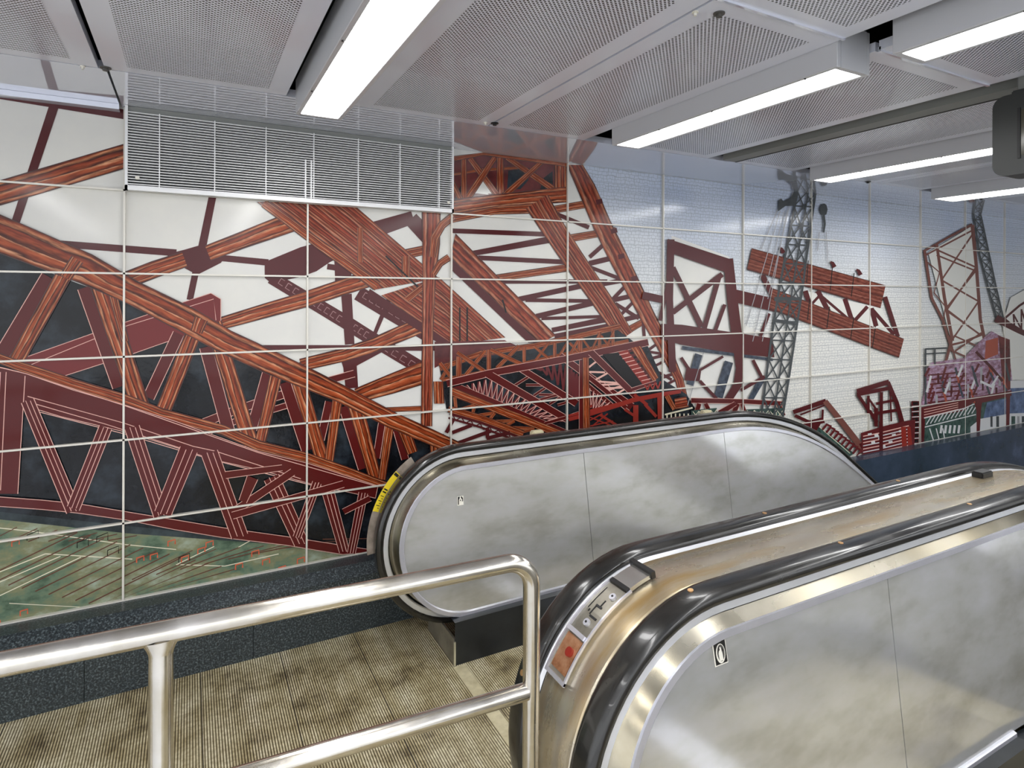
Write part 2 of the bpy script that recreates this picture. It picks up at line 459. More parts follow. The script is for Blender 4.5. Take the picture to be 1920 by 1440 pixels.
5|E|5326,2061,5371,1980|5350,2068,5395,1987
5|E|5395,1979,5440,2070|5370,1988,5415,2079
5|E|4005,1690,4306,1723,5000,1838,5435,1874,5783,1894|3992,1734,4288,1774,4980,1897,5422,1930,5772,1943
5|E|4002,1743,4909,1847|3995,1769,4901,1874
5|E|4973,1802,4974,1567|5059,1795,5060,1558
5|E|5370,1920,5380,1561|5451,1915,5461,1555
5|E|4444,1715,4729,1544|4466,1740,4751,1569
5|E|4827,1747,4979,1653|4850,1772,5003,1679
5|E|5144,1787,5338,1607|5182,1812,5377,1631
5|E|4974,1920,5190,1768|5006,1949,5223,1797
5|E|4325,1864,4170,1749|4347,1844,4192,1729
5|E|4294,1658,4500,1729|4285,1673,4490,1745
5|E|4292,1593,4659,1622|4288,1609,4655,1639
5|E|4286,1710,4654,1557|4293,1724,4661,1572
5|E|4343,1590,4582,1723|4331,1603,4569,1737
5|R|4152,2411,4151,1500|4205,2408,4213,1494
5|O|4198,2440,4209,1493|4283,2437,4310,1484
5|O|5497,1867,5634,1678|5577,1894,5699,1699
5|O3|5666,1828,5872,1841|5685,1687,5921,1702
5|g|5126,1525,5391,1534|5115,1580,5379,1589
5|c|5505,1623,5992,1671|5498,1644,5985,1693
5|c|5527,1645,5528,1478|5550,1643,5550,1476
5|c|5600,1638,5601,1471|5623,1636,5624,1469
5|c|5674,1632,5675,1464|5697,1630,5698,1461
5|c|5749,1625,5749,1456|5772,1623,5773,1454
5|c|5824,1618,5825,1449|5848,1616,5848,1446
5|c|5900,1612,5901,1441|5924,1609,5925,1439
5|V|2299,2611,2407,2624,2407,2567,2299,2538
6|F|-1173,2680,-697,2871,-59,3120,167,3204,247,3151,248,2891,-99,2807,-483,2665,-920,2519,-1137,2593
6|L|-1136,2616,-484,2917,190,3149,206,2959|-1138,2621,-485,2922,189,3154,211,2960
6|R|93,2004,391,2106,807,2221,1149,2313,1457,2377|70,2068,369,2172,786,2289,1131,2373,1440,2439
6|R|124,1929,432,2029,852,2126|108,1975,418,2076,838,2175
6|R|-1045,3360,-1345,2725|-966,3306,-1267,2666
6|R|-810,3229,-566,2395|-725,3263,-477,2424
6|R|-124,2869,-347,2325|-48,2828,-274,2281
6|R|81,2711,266,1943|173,2734,361,1961
6|R|600,2469,468,1963|681,2440,547,1931
6|R|751,2348,955,1683|842,2373,1049,1705
6|R|1172,2158,1094,1793|1241,2137,1158,1772
6|R|1301,2079,1495,1439|1390,2099,1577,1454
6|R|1697,1898,1643,1545|1762,1883,1708,1527
6|R|1836,1849,1941,1483|1912,1862,2012,1494
6|O|-898,3495,-1262,2660|-806,3438,-1182,2603
6|O|-751,3348,-411,2151|-628,3396,-289,2186
6|O|-619,3283,-503,2786|-566,3299,-457,2798
6|O|26,3025,-262,2173|139,2975,-162,2121
6|O|124,2916,446,1772|249,2956,569,1798
6|O|702,2603,529,1793|804,2573,615,1762
6|O|813,2516,1104,1505|933,2548,1220,1526
6|O|1252,2259,1164,1551|1344,2240,1240,1531
6|O|1363,2173,1618,1286|1505,2202,1734,1302
6|O|1774,1909,1695,1323|1862,1888,1766,1304
6|O|1867,1872,2003,1532|1983,1905,2110,1558
6|O|2243,1714,2261,1460|2398,1708,2416,1451
6|O|-2661,4252,-1403,3551,-1185,3458,-801,3288,-466,3116,-63,2866,244,2672,598,2477,1002,2279,1282,2145,1821,1825,2198,1635,2639,1413|-2568,4536,-1308,3807,-1105,3708,-715,3516,-388,3295,32,3063,333,2858,682,2671,1078,2451,1356,2289,1894,1965,2264,1772,2700,1532
6|O|-850,3502,-927,3349|-780,3451,-864,3302
6|O|43,2996,13,2876|140,2956,94,2841
6|O|-2602,3135,-1558,2736,-1355,2672,-1200,2588,-857,2419,-507,2262,-233,2114,256,1926,549,1753,980,1589,1332,1423,1761,1209|-2587,3215,-1543,2803,-1339,2740,-1180,2655,-835,2497,-481,2345,-208,2201,281,2006,576,1834,1004,1669,1360,1498,1788,1276
6|R|-2594,3099,-1550,2699,-1278,2609,-1148,2559,-846,2409,-490,2258,-97,2076,563,1739,992,1578,1346,1413,1692,1254,1665,1134,1041,1367,562,1571,203,1703,-12,1809,-490,2031,-919,2196,-1147,2302,-1549,2417,-2591,2720
6|L|-1551,2700,-1148,2556,-491,2250,561,1726,1664,1255|-1550,2706,-1147,2562,-489,2256,564,1732,1666,1261
6|L|-1137,2375,-491,2101,29,1844,202,1782,942,1428|-1136,2381,-489,2106,31,1850,204,1788,944,1434
6|L|-1137,2332,-619,2104,-34,1823|-1136,2338,-617,2109,-33,1829
6|L|-1101,2260,-490,2010,-55,1811,290,1661,1040,1353|-1100,2266,-489,2016,-54,1817,292,1667,1042,1360
6|R|-1550,2595,-1551,1670|-1155,2542,-1198,1612
6|L|-1273,2579,-1305,1657|-1268,2579,-1300,1656
6|L|-1308,2581,-1340,1662|-1303,2581,-1335,1661
6|L|-1339,2583,-1371,1666|-1334,2583,-1366,1665
6|O|-1601,3483,-1948,2634|-1511,3426,-1864,2573
6|R|-1727,3515,-2003,2709|-1649,3473,-1935,2666
6|O|-2059,3629,-1831,2581|-1958,3668,-1726,2611
6|O|-2441,3451,-2197,2828|-2353,3512,-2111,2881
6|R|-1686,2452,-2006,1716|-1611,2396,-1934,1657
6|R|-2037,2551,-2250,1861|-1962,2508,-2178,1815
6|R|-2337,2647,-2007,1670|-2268,2685,-1933,1703
6|R|-2595,1989,-1555,1650,-1353,1545,-1034,1464,-814,1400,-469,1283,-117,1140,270,997,805,827,1339,632,1604,538|-2588,2049,-1547,1706,-1343,1611,-1028,1532,-805,1469,-459,1344,-104,1216,282,1077,816,900,1352,712,1617,620
6|R|-1173,2329,-878,1403|-1100,2359,-794,1430
6|L|-1150,2344,-852,1417|-1146,2345,-847,1419
6|L|-1121,2341,-818,1412|-1117,2343,-814,1414
6|R|-658,2101,-874,1461|-578,2058,-798,1415
6|L|-633,2082,-850,1441|-629,2080,-846,1439
6|L|-602,2079,-820,1437|-597,2077,-816,1434
6|R|-479,2048,-265,1264|-381,2075,-163,1285
6|L|-448,2062,-232,1276|-444,2064,-228,1277
6|L|-410,2059,-193,1270|-405,2060,-188,1271
6|R|-67,1857,-259,1321|60,1788,-144,1252
6|L|-27,1826,-222,1291|-22,1824,-218,1288
6|L|24,1821,-177,1284|28,1818,-172,1281
6|R|98,1758,347,966|221,1793,474,993
6|L|137,1777,387,982|142,1779,392,984
6|L|185,1772,438,974|190,1773,443,975
6|R|619,1461,894,791|739,1503,1010,825
6|L|657,1483,930,810|662,1485,935,812
6|L|705,1477,977,802|711,1479,982,803
6|R|1054,1394,876,894|1129,1356,940,859
6|L|1076,1378,895,880|1082,1375,900,877
6|L|1106,1374,920,875|1112,1371,925,872
6|R|1128,1319,1311,650|1236,1334,1401,658
6|L|1162,1328,1339,657|1168,1329,1345,657
6|L|1203,1322,1373,650|1209,1323,1380,651
6|R|1499,1221,1388,639|1583,1192,1460,611
6|L|1525,1209,1410,629|1531,1207,1416,626
6|L|1557,1205,1437,624|1563,1202,1443,621
6|R|294,1528,777,1534|288,1587,771,1585
6|R|852,1536,345,1246|887,1477,378,1188
6|R|474,1527,404,1311|559,1479,463,1277
6|R|1338,1356,341,1210|1354,1293,355,1151
6|R|1599,1168,1334,1076|1623,1117,1358,1026
7|M|5425,2827,5794,2806,7569,2570,7605,2288,6794,2376,5794,2538,5426,2634
7|N|5794,2524,7570,2274,7570,2235,5794,2474
7|N|6027,2417,5874,2010|6177,2378,6003,1974
7|N|6588,2291,6381,1813|6749,2249,6547,1764
7|N|7317,2054,7051,1724|7436,2001,7147,1680
7|M|5584,3549,6092,2755|5667,3581,6189,2787
7|M|6501,3522,5597,2998|6564,3465,5654,2942
7|M|6437,3486,6156,2765|6525,3469,6242,2745
7|M|6549,3081,6366,2716|6618,3064,6433,2698
7|M|5529,3428,5376,2874|5592,3419,5438,2863
7|M|5753,2359,5904,2181|5799,2380,5952,2202
7|M|6540,2366,6100,2198|6567,2333,6125,2166
7|M|6091,2025,6411,1756|6134,2052,6455,1782
7|M|7122,2261,7335,1966|7181,2279,7395,1983
7|M|6919,1832,7416,1997|6886,1873,7382,2040
7|M|7456,2947,7275,2618|7521,2930,7338,2600
7|M|5871,2223,6142,2195,6113,2031,5834,2063
7|M|5102,3152,5501,3083|5128,3245,5529,3178
7|M|6679,3119,7594,2963|6738,3294,7660,3146
7|M|5524,3932,5511,3144,5563,2189|5653,3937,5630,3146,5692,2186
7|M|5543,3939,6668,3712|5570,3759,6667,3504
7|M|6554,3701,6626,3138,6731,2542,6805,2174,6758,1958,6578,1756|6741,3722,6835,3156,6943,2552,6955,2166,6919,1906,6701,1690
7|R|5958,1752,7010,1656,7781,1561|5959,1816,7013,1716,7786,1624
7|R|6067,1741,5986,1556|6142,1719,6070,1530
7|R|6191,1712,6297,1534|6254,1729,6370,1553
7|R|6795,1686,6701,1522|6884,1654,6789,1490
7|R|6890,1657,6977,1476|6961,1669,7049,1487
7|R|6512,1533,6819,1646|6459,1600,6775,1701
7|R|7647,1591,7765,1400|7732,1609,7852,1417
7|g|5959,1649,6434,1644,6435,1461,5960,1492
7|g|7012,1572,7808,1528,7833,1327,7013,1406
7|c|5984,1630,6094,1523|5993,1635,6103,1528
7|c|5994,1529,6102,1627|5984,1535,6093,1633
7|c|6092,1630,6092,1526|6103,1629,6104,1525
7|c|6093,1628,6204,1517|6102,1632,6213,1521
7|c|6103,1523,6213,1625|6094,1528,6204,1630
7|c|6202,1628,6203,1519|6214,1627,6215,1518
7|c|6204,1625,6317,1510|6212,1629,6325,1514
7|c|6213,1516,6325,1622|6204,1522,6316,1628
7|c|6315,1625,6315,1513|6326,1624,6326,1512
7|c|6316,1623,6430,1503|6324,1627,6439,1507
7|c|6325,1509,6438,1620|6317,1515,6429,1625
7|c|6429,1623,6429,1506|6439,1622,6440,1505
7|c|7029,1553,7179,1418|7039,1558,7189,1423
7|c|7040,1431,7189,1542|7030,1437,7178,1549
7|c|7177,1546,7178,1421|7190,1545,7191,1419
7|c|7179,1543,7331,1403|7188,1548,7341,1408
7|c|7189,1417,7341,1532|7179,1423,7331,1539
7|c|7329,1536,7330,1406|7342,1535,7343,1405
7|c|7331,1533,7486,1389|7341,1538,7496,1393
7|c|7341,1403,7495,1522|7331,1409,7485,1528
7|c|7484,1526,7485,1392|7497,1524,7498,1391
7|c|7485,1523,7644,1374|7495,1527,7654,1379
7|c|7496,1388,7653,1511|7486,1394,7643,1518
7|c|7641,1515,7642,1377|7654,1514,7655,1376
7|c|7643,1512,7804,1359|7653,1517,7814,1363
7|c|7654,1373,7813,1501|7644,1379,7803,1507
7|c|7802,1504,7803,1362|7814,1503,7815,1361
8|w2|8293,3273,10233,2995,10702,2471,8418,2824
8|M|7291,3477,7518,3170|7392,3514,7621,3206
8|M|8239,3260,8370,3018|8347,3285,8467,3038
8|M|8534,3258,8841,2866|8638,3293,8961,2902
8|M|9197,3141,9391,2772|9315,3166,9512,2794
8|M|9818,3044,9457,2803|9895,3003,9531,2762
8|M|8655,3177,9471,2732|8698,3209,9517,2764
8|M|9896,2987,10029,2684|10026,3006,10161,2702
8|M|9936,2959,10564,2518|10015,2999,10649,2557
8|M|10282,3173,10657,2489|10400,3195,10780,2507
8|M|8653,3248,8395,3067|8701,3221,8442,3039
8|B|7119,3873,10358,3374|7020,3572,10217,2995
8|B|7546,3305,10896,2456|7500,3008,10751,2139
8|k|7797,3823,7772,3505|7816,3823,7791,3505
8|k|8348,3739,8308,3395|8368,3739,8328,3395
8|k|8933,3658,8878,3279|8954,3657,8899,3278
8|k|9485,3570,9413,3189|9508,3569,9435,3188
8|k|8383,3151,8332,2826|8403,3150,8352,2824
8|k|8864,3027,8797,2694|8885,3026,8818,2692
8|k|9483,2853,9398,2510|9505,2850,9420,2507
8|k|10068,2695,9978,2343|10092,2692,10002,2340
8|M|8878,3716,8913,3700,8949,3634|8903,3747,8976,3733,9046,3667
8|M|9541,3607,9578,3590,9617,3522|9567,3639,9645,3624,9721,3556
8|M|7689,3892,7719,3876,7752,3815|7711,3921,7775,3908,7837,3847
9|q|7649,4466,7302,3867|7664,4463,7315,3864
9|q|7708,4454,7001,2770|7723,4452,7015,2767
9|q|7803,4461,7133,2539|7818,4459,7147,2536
9|q|7862,4465,7333,2532|7878,4464,7348,2530
9|q|8608,4187,8567,3895|8625,4187,8584,3895
9|q|8779,4196,8828,3654|8796,4198,8845,3655
9|q|7986,4756,7447,3149|8001,4755,7461,3147
9|q|6174,2425,5886,1728|6186,2422,5898,1724
9|K|7681,4609,7740,4638,7787,4602,7956,4672,8030,4775,8091,4748,8028,4549,7835,4534,7668,4442
9|K|8633,4579,8673,4624,8739,4638,8791,4617,8817,4551,8790,4474,8724,4444,8658,4464,8620,4520
9|K|8698,4448,8723,4318,8702,4185|8750,4456,8775,4322,8741,4184
9|K|8080,4847,7806,3786,7639,3151,7500,2528,7388,1913,7300,1442|8129,4846,7853,3783,7686,3146,7546,2522,7433,1906,7345,1434
9|K|8494,4868,8295,3804,8218,3396,8021,2512,7878,1881,7762,1400|8546,4869,8345,3802,8268,3392,8069,2505,7925,1873,7809,1390
9|K|8089,4842,8227,4553|8120,4851,8258,4562
9|K|8296,4862,8014,4554|8324,4853,8040,4545
9|K|8026,4539,8241,4547|8028,4560,8243,4568
9|K|8012,4545,8160,4256|8042,4554,8191,4265
9|K|8229,4563,7938,4260|8256,4553,7964,4250
9|K|7950,4245,8175,4250|7952,4266,8177,4271
9|K|7936,4251,8095,3962|7966,4260,8125,3971
9|K|8162,4266,7863,3969|8189,4256,7888,3958
9|K|7875,3953,8109,3956|7877,3974,8111,3977
9|K|7861,3959,8029,3670|7890,3968,8058,3679
9|K|8097,3972,7788,3681|8123,3961,7813,3670
9|K|7800,3665,8043,3664|7802,3686,8044,3685
9|K|7786,3671,7961,3381|7815,3679,7990,3389
9|K|8031,3680,7713,3396|8056,3668,7738,3383
9|K|7725,3379,7974,3375|7726,3400,7976,3396
9|K|7711,3385,7895,3094|7740,3394,7924,3102
9|K|7963,3391,7641,3112|7988,3379,7665,3100
9|K|7652,3096,7909,3088|7654,3116,7910,3109
9|K|7639,3102,7832,2809|7667,3110,7860,2817
9|K|7897,3105,7578,2831|7922,3092,7602,2818
9|K|7589,2814,7845,2803|7590,2835,7847,2824
9|K|7576,2820,7769,2527|7604,2828,7797,2534
9|K|7834,2820,7516,2551|7858,2807,7539,2538
9|K|7527,2534,7783,2520|7528,2555,7784,2541
9|K|7514,2541,7711,2246|7541,2548,7739,2253
9|K|7771,2537,7464,2272|7796,2524,7487,2259
9|K|7475,2255,7725,2239|7476,2276,7726,2259
9|K|7462,2262,7654,1966|7489,2269,7682,1973
9|K|7713,2256,7413,1995|7738,2243,7437,1981
9|K|7425,1978,7668,1960|7425,1998,7668,1980
9|K|7411,1985,7596,1689|7438,1991,7623,1695
9|K|7656,1976,7362,1719|7681,1963,7386,1705
9|K|7374,1702,7610,1682|7374,1722,7610,1703
9|K|7360,1709,7537,1414|7387,1715,7565,1419
9|K|7597,1699,7311,1445|7622,1686,7335,1431
9|K|7323,1428,7551,1407|7323,1448,7551,1427
9|K|8294,4853,8447,4562|8325,4862,8479,4571
9|K|8506,4873,8228,4562|8534,4864,8256,4553
9|K|8241,4547,8462,4556|8243,4568,8464,4577
9|K|8227,4553,8391,4262|8258,4563,8422,4271
9|K|8449,4571,8162,4266|8477,4562,8189,4256
9|K|8175,4250,8405,4256|8177,4271,8407,4277
9|K|8161,4256,8336,3965|8191,4265,8366,3974
9|K|8393,4272,8097,3972|8420,4262,8123,3961
9|K|8109,3956,8350,3959|8111,3977,8352,3980
9|K|8095,3962,8281,3669|8125,3971,8311,3678
9|K|8338,3975,8031,3680|8364,3964,8056,3669
9|K|8043,3664,8295,3663|8044,3685,8297,3684
9|K|8029,3670,8225,3376|8058,3679,8255,3385
9|K|8283,3680,7963,3391|8309,3668,7988,3379
9|K|7974,3375,8239,3370|7976,3396,8241,3391
9|K|7961,3381,8160,3086|7990,3390,8189,3095
9|K|8227,3387,7897,3105|8253,3374,7922,3092
9|K|7909,3088,8174,3080|7910,3109,8175,3101
9|K|7895,3094,8096,2798|7924,3102,8125,2806
9|K|8162,3097,7834,2820|8187,3084,7858,2807
9|K|7845,2803,8110,2792|7847,2824,8111,2813
9|K|7832,2809,8032,2513|7860,2817,8061,2520
9|K|8098,2809,7771,2537|8123,2796,7795,2524
9|K|7783,2520,8046,2506|7784,2541,8047,2527
9|K|7769,2527,7968,2229|7797,2534,7996,2236
9|K|8034,2523,7713,2256|8059,2510,7737,2243
9|K|7725,2239,7982,2222|7726,2259,7982,2243
9|K|7711,2246,7904,1948|7739,2253,7933,1954
9|K|7969,2240,7656,1977|7995,2226,7680,1963
9|K|7668,1960,7918,1941|7668,1980,7918,1961
9|K|7654,1967,7838,1669|7682,1973,7866,1675
9|K|7906,1958,7597,1699|7931,1944,7622,1685
9|K|7610,1682,7852,1662|7610,1703,7852,1682
9|K|7596,1690,7771,1393|7624,1695,7799,1398
9|K|7839,1679,7539,1424|7864,1665,7563,1410
9|K|7551,1407,7785,1385|7551,1427,7785,1405
9|K|8329,4861,8090,3796,7966,3271,7798,2518,7670,1894,7568,1417|8366,4861,8127,3794,8002,3268,7834,2513,7705,1888,7603,1410
9|K|7592,3117,8168,3126|7592,3180,8168,3174
9|K|7564,2813,8064,2757|7574,2859,8074,2804
10|w2|11633,3977,13082,4518,13551,2337,12442,2272
10|w2|14599,3174,17286,3910,17271,1320,14642,1520,14281,2636
10|K|13139,4848,13368,3993,13735,3271,14031,2742|13199,4857,13428,4002,13796,3280,14094,2750
10|K|13403,4847,13681,4111,13992,3380,14294,2739|13464,4858,13743,4120,14055,3388,14359,2746
10|K|13154,4846,13489,4658|13183,4860,13518,4672
10|K|13418,4856,13204,4666|13449,4849,13235,4659
10|K|13217,4653,13501,4655|13221,4672,13506,4674
10|K|13205,4656,13560,4470|13233,4670,13589,4484
10|K|13488,4669,13255,4476|13519,4661,13285,4467
10|K|13268,4462,13573,4467|13272,4481,13576,4486
10|K|13257,4464,13632,4280|13284,4479,13660,4295
10|K|13559,4481,13307,4284|13590,4472,13337,4275
10|K|13320,4270,13645,4278|13323,4289,13648,4297
10|K|13308,4272,13706,4090|13335,4287,13733,4105
10|K|13631,4292,13359,4092|13662,4283,13388,4082
10|K|13373,4078,13719,4088|13374,4097,13720,4107
10|K|13361,4080,13787,3900|13386,4095,13813,3915
10|K|13704,4102,13434,3902|13735,4093,13464,3892
10|K|13448,3888,13800,3898|13449,3907,13801,3917
10|K|13436,3890,13869,3708|13461,3905,13895,3723
10|K|13784,3912,13529,3713|13816,3902,13560,3704
10|K|13544,3699,13881,3706|13545,3718,13882,3725
10|K|13532,3701,13951,3516|13557,3716,13977,3530
10|K|13865,3720,13625,3523|13898,3711,13657,3514
10|K|13641,3509,13964,3514|13641,3528,13964,3533
10|K|13628,3512,14035,3323|13654,3526,14063,3337
10|K|13947,3528,13722,3332|13981,3519,13755,3323
10|K|13739,3318,14049,3320|13739,3337,14049,3339
10|K|13726,3320,14127,3129|13752,3334,14154,3142
10|K|14032,3334,13827,3139|14066,3325,13861,3131
10|K|13844,3125,14140,3126|13844,3144,14141,3145
10|K|13830,3128,14219,2933|13858,3142,14247,2946
10|K|14123,3139,13935,2946|14158,3131,13970,2937
10|K|13952,2932,14233,2930|13953,2951,14233,2949
10|K|13938,2935,14311,2736|13967,2948,14341,2749
10|K|14214,2944,14044,2750|14251,2936,14080,2742
10|K|14062,2737,14326,2733|14062,2756,14326,2752
10|B2|11468,4014,11706,3156,12065,2764,12397,2168|11554,4025,11792,3168,12151,2781,12487,2178
10|B2|11857,4128,12110,3159,12386,2367|11946,4139,12219,3169,12497,2375
10|B2|13053,4543,13212,3782,13367,2752,13531,2331|13193,4560,13333,3791,13489,2757,13654,2340
10|B2|11528,3985,12286,4253,13146,4541|11494,4016,12251,4286,13099,4583
10|B2|11557,3913,13095,4423|11533,3938,13067,4449
10|B2|11887,4022,13245,3736|11912,4051,13273,3767
10|B2|13133,4407,12039,3497|13187,4392,12087,3481
10|B2|12048,3475,13344,3086|12078,3503,13378,3114
10|B2|13232,3760,12206,2943|13286,3743,12256,2926
10|B2|12213,2922,13449,2430|12249,2947,13488,2456
10|B2|13334,3109,12379,2382|13388,3091,12429,2363
10|B2|11888,3925,13239,3668|11909,3953,13263,3697
10|B2|13227,3692,12185,2977|13275,3674,12228,2958
10|B2|12189,2956,13428,2432|12224,2979,13467,2455
10|B2|11532,3822,11985,3623|11555,3837,12008,3638
10|B2|11979,3633,11804,3261|12014,3629,11838,3257
10|B2|11807,3253,12182,3001|11835,3265,12211,3013
10|B2|12179,3008,12089,2676|12215,3005,12126,2673
10|B2|12091,2670,12387,2368|12124,2679,12420,2376
10|B2|12358,2380,12118,1899|12449,2365,12207,1882
10|B2|12339,2370,12605,1863|12393,2377,12660,1868
10|B2|12467,2456,13642,2137|12491,2482,13669,2165
10|B2|13450,2508,12491,2183|13486,2482,12525,2157
10|B2|12496,2157,13833,1788|12520,2183,13860,1815
10|B2|13640,2165,12523,1884|13671,2137,12551,1857
10|B2|12356,2276,12838,2320,13525,2443|12339,2315,12813,2359,13494,2482
10|M|13944,2705,14911,2444,16398,2080|14095,2832,15017,2540,16510,2182
10|M|14371,2730,14738,2568|14415,2754,14784,2592
10|M|14795,2581,14749,2839|14727,2579,14680,2837
10|M|14684,2830,15021,2516|14745,2845,15084,2530
10|M|15088,2522,15080,2936|15017,2523,15009,2936
10|M|15011,2931,15316,2460|15078,2941,15385,2468
10|M|15387,2463,15420,3037|15314,2466,15348,3038
10|M|15348,3034,15620,2402|15420,3040,15692,2407
10|M|15693,2403,15770,3140|15619,2406,15696,3142
10|M|15696,3139,15932,2341|15770,3144,16007,2344
10|M|16007,2341,16130,3247|15931,2345,16054,3249
10|M|16054,3246,16251,2279|16130,3250,16329,2280
10|M|16329,2277,16501,3357|16251,2282,16422,3359
10|M|14356,2726,14994,2992,16492,3456|14297,2759,14939,3028,16434,3494
11|X|11555,1875,11747,2008,12826,2037,13427,2341,13846,2517,14549,2306,14595,1870,14688,1430,14643,1270,11369,1252,11505,1450
11|X2|13634,2334,14105,2384,14105,2054,13593,1971
11|V|14105,2426,14572,2327,14620,1326,14328,1293
11|K|11528,2266,11524,1258|11580,2264,11593,1252
11|K|11827,2255,11828,1966|11881,2253,11881,1963
11|K|11555,2241,12256,2234|11553,2270,12253,2264
11|K|11555,2158,12219,2150|11553,2182,12216,2174
11|V|11627,1770,12446,1761,12832,1780|11623,1799,12439,1791,12821,1810
11|m|11628,1689,12446,1677,12930,1688|11623,1718,12440,1707,12920,1718
11|V|11628,1608,12447,1593,13028,1596|11623,1637,12440,1623,13020,1626
11|m|11629,1527,12447,1508,13128,1502|11624,1555,12441,1538,13121,1533
11|V|11629,1445,12447,1424,13229,1408|11624,1474,12442,1454,13222,1439
11|m|11630,1364,12448,1340,13331,1314|11625,1393,12443,1370,13325,1345
11|V|11630,1283,12448,1255,13434,1218|11626,1312,12443,1286,13428,1249
11|m|11646,1926,11507,1781|11709,1906,11569,1760
11|q|12312,1699,12313,1473|12387,1695,12388,1467
11|X2|13026,1462,13189,1144|13103,1467,13267,1148
11|V|13786,1806,13618,1616|13865,1785,13696,1595
11|X|11820,1563,11822,1312|11892,1558,11894,1307
11|K|12500,1874,12654,1536|12574,1880,12729,1540
11|W|13227,1657,13067,1443|13303,1639,13143,1424
11|M|13999,1407,14001,1100|14086,1401,14088,1092
11|N|12002,1729,12149,1544|12069,1741,12217,1556
11|m|12694,1516,12542,1277|12768,1499,12615,1259
11|q|13427,1837,13429,1506|13510,1832,13512,1500
11|X2|14219,1589,14397,1352|14301,1600,14481,1362
11|V|12183,1920,12037,1655|12254,1906,12108,1640
11|X|12886,1691,12886,1519|12964,1686,12965,1514
11|K|13639,1445,13810,1182|13719,1453,13891,1189
11|W|11696,1779,11558,1492|11765,1766,11626,1478
11|M|12369,1551,12370,1354|12444,1546,12445,1348
11|N|13084,1869,13247,1583|13161,1876,13324,1590
11|m|13852,1649,13683,1492|13928,1626,13759,1468
11|q|11875,1418,11877,1195|11947,1413,11949,1189
11|X2|12558,1725,12713,1415|12632,1731,12788,1420
11|V|13289,1504,13129,1321|13364,1483,13203,1299
11|X|14062,1831,14063,1555|14149,1827,14150,1550
11|K|12055,1587,12204,1253|12126,1591,12276,1257
11|W|12750,1918,12597,1706|12824,1901,12669,1688
11|M|13490,1682,13492,1381|13573,1677,13575,1375
11|N|14287,1427,14467,1221|14368,1439,14549,1232
11|m|12239,1774,12093,1538|12310,1758,12163,1522
11|q|12945,1539,12948,1214|13025,1534,13027,1208
11|X2|13701,1863,13871,1633|13780,1874,13952,1643
11|V|11750,1636,11611,1378|11819,1621,11679,1362
11|X|12426,1402,12427,1234|12502,1397,12503,1228
11|K|13145,1715,13309,1459|13222,1724,13386,1467
11|W|13914,1487,13746,1173|13997,1471,13828,1156
11|M|11927,1805,11928,1611|11999,1801,12000,1606
11|N|12616,1575,12773,1293|12690,1581,12847,1298
11|m|13350,1917,13188,1761|13423,1895,13260,1739
11|q|14128,1672,14129,1427|14215,1667,14217,1421
11|X2|12111,1440,12261,1134|12182,1445,12333,1138
11|V|12810,1769,12656,1587|12882,1749,12727,1567
11|X|13553,1526,13555,1255|13637,1520,13638,1249
11|K|14349,1860,14530,1494|14436,1866,14618,1499
11|W|12296,1627,12149,1421|12366,1609,12219,1403
11|M|13006,1386,13008,1091|13085,1380,13088,1085
11|N|13766,1705,13937,1505|13843,1717,14016,1517
11|m|11805,1492,11665,1263|11873,1475,11732,1245
11|M|13226,2124,13807,1786,14239,1496|13300,2156,13887,1817,14326,1524
11|W|13410,1547,13868,1401,14134,1618|13447,1582,13829,1464,14078,1638
11|U|14596,1490,16994,1374,17005,324,14604,676
11|W|14596,1501,16456,1384,16457,1244,14597,1349
11|g|11405,1079,12831,1149,14285,1189,14598,1197,14605,567,11412,463
11|U|13681,1131,14599,1165,14602,839,13538,830
11|W|13072,722,13435,840,14602,839,16462,706,16466,379,13076,415
11|K|13811,857,13814,647|13896,849,13899,638
11|K|14036,836,14039,624|14145,826,14148,613
11|g|14637,781,14640,563|14797,766,14800,547
11|q|14878,759,14881,539|14972,750,14975,529
11|K|15066,742,15069,520|15256,724,15259,501
11|m|11403,1230,12830,1270,14643,1303,14644,1194,13350,1137,13227,1198,12831,1048,11405,1022
11|L|11509,1178,12639,1209|11505,1189,12634,1221
11|L|11510,1130,12639,1169|11505,1142,12634,1181
11|L|11511,1083,12640,1129|11506,1094,12634,1141
11|L|11511,1035,12640,1089|11506,1046,12635,1101
11|W|11593,904,11750,1033|11566,916,11722,1044
11|W|11724,910,11883,1039|11697,921,11855,1051
11|W|11858,915,12018,1045|11830,926,11990,1057
11|W|11992,920,12155,1051|11964,932,12127,1063
11|W|12129,926,12294,1057|12100,937,12265,1069
11|W|12267,931,12434,1064|12238,943,12405,1075
11|W|12407,936,12576,1070|12378,948,12546,1082
11|W|12549,942,12720,1077|12519,954,12690,1088
11|W|12692,948,12866,1083|12662,960,12836,1095
11|W|12838,953,13014,1090|12808,965,12983,1102
11|W|12985,959,13163,1096|12954,971,13132,1108
11|W|13134,965,13315,1103|13103,977,13283,1115
11|W|11513,1022,12837,1079,13236,1137|11504,1041,12826,1099,13219,1157
11|W|11515,860,13275,927|11506,879,13265,948
11|m|13208,1164,13290,1008,13295,576|13493,1151,13454,994,13418,562
11|m|14429,1254,14425,586|14587,1241,14560,571
11|M|11405,1033,11376,611|11543,1017,11514,591
11|W|12043,857,12008,715|12115,845,12080,702
11|W|12189,843,12154,699|12263,830,12227,686
11|W|12338,828,12302,683|12412,815,12377,670
11|W|12488,813,12452,668|12564,800,12528,654
11|W|12641,798,12605,651|12718,785,12681,638
11|W|11668,831,11795,597|11702,834,11829,599
11|W|11881,810,11974,578|11916,811,12009,578
11|W|12098,789,12156,558|12134,788,12192,556
11|M|11115,1367,11117,1106,11108,500|11351,1348,11354,1083,11344,470
11|k|11170,1292,11322,1289|11161,1340,11313,1337
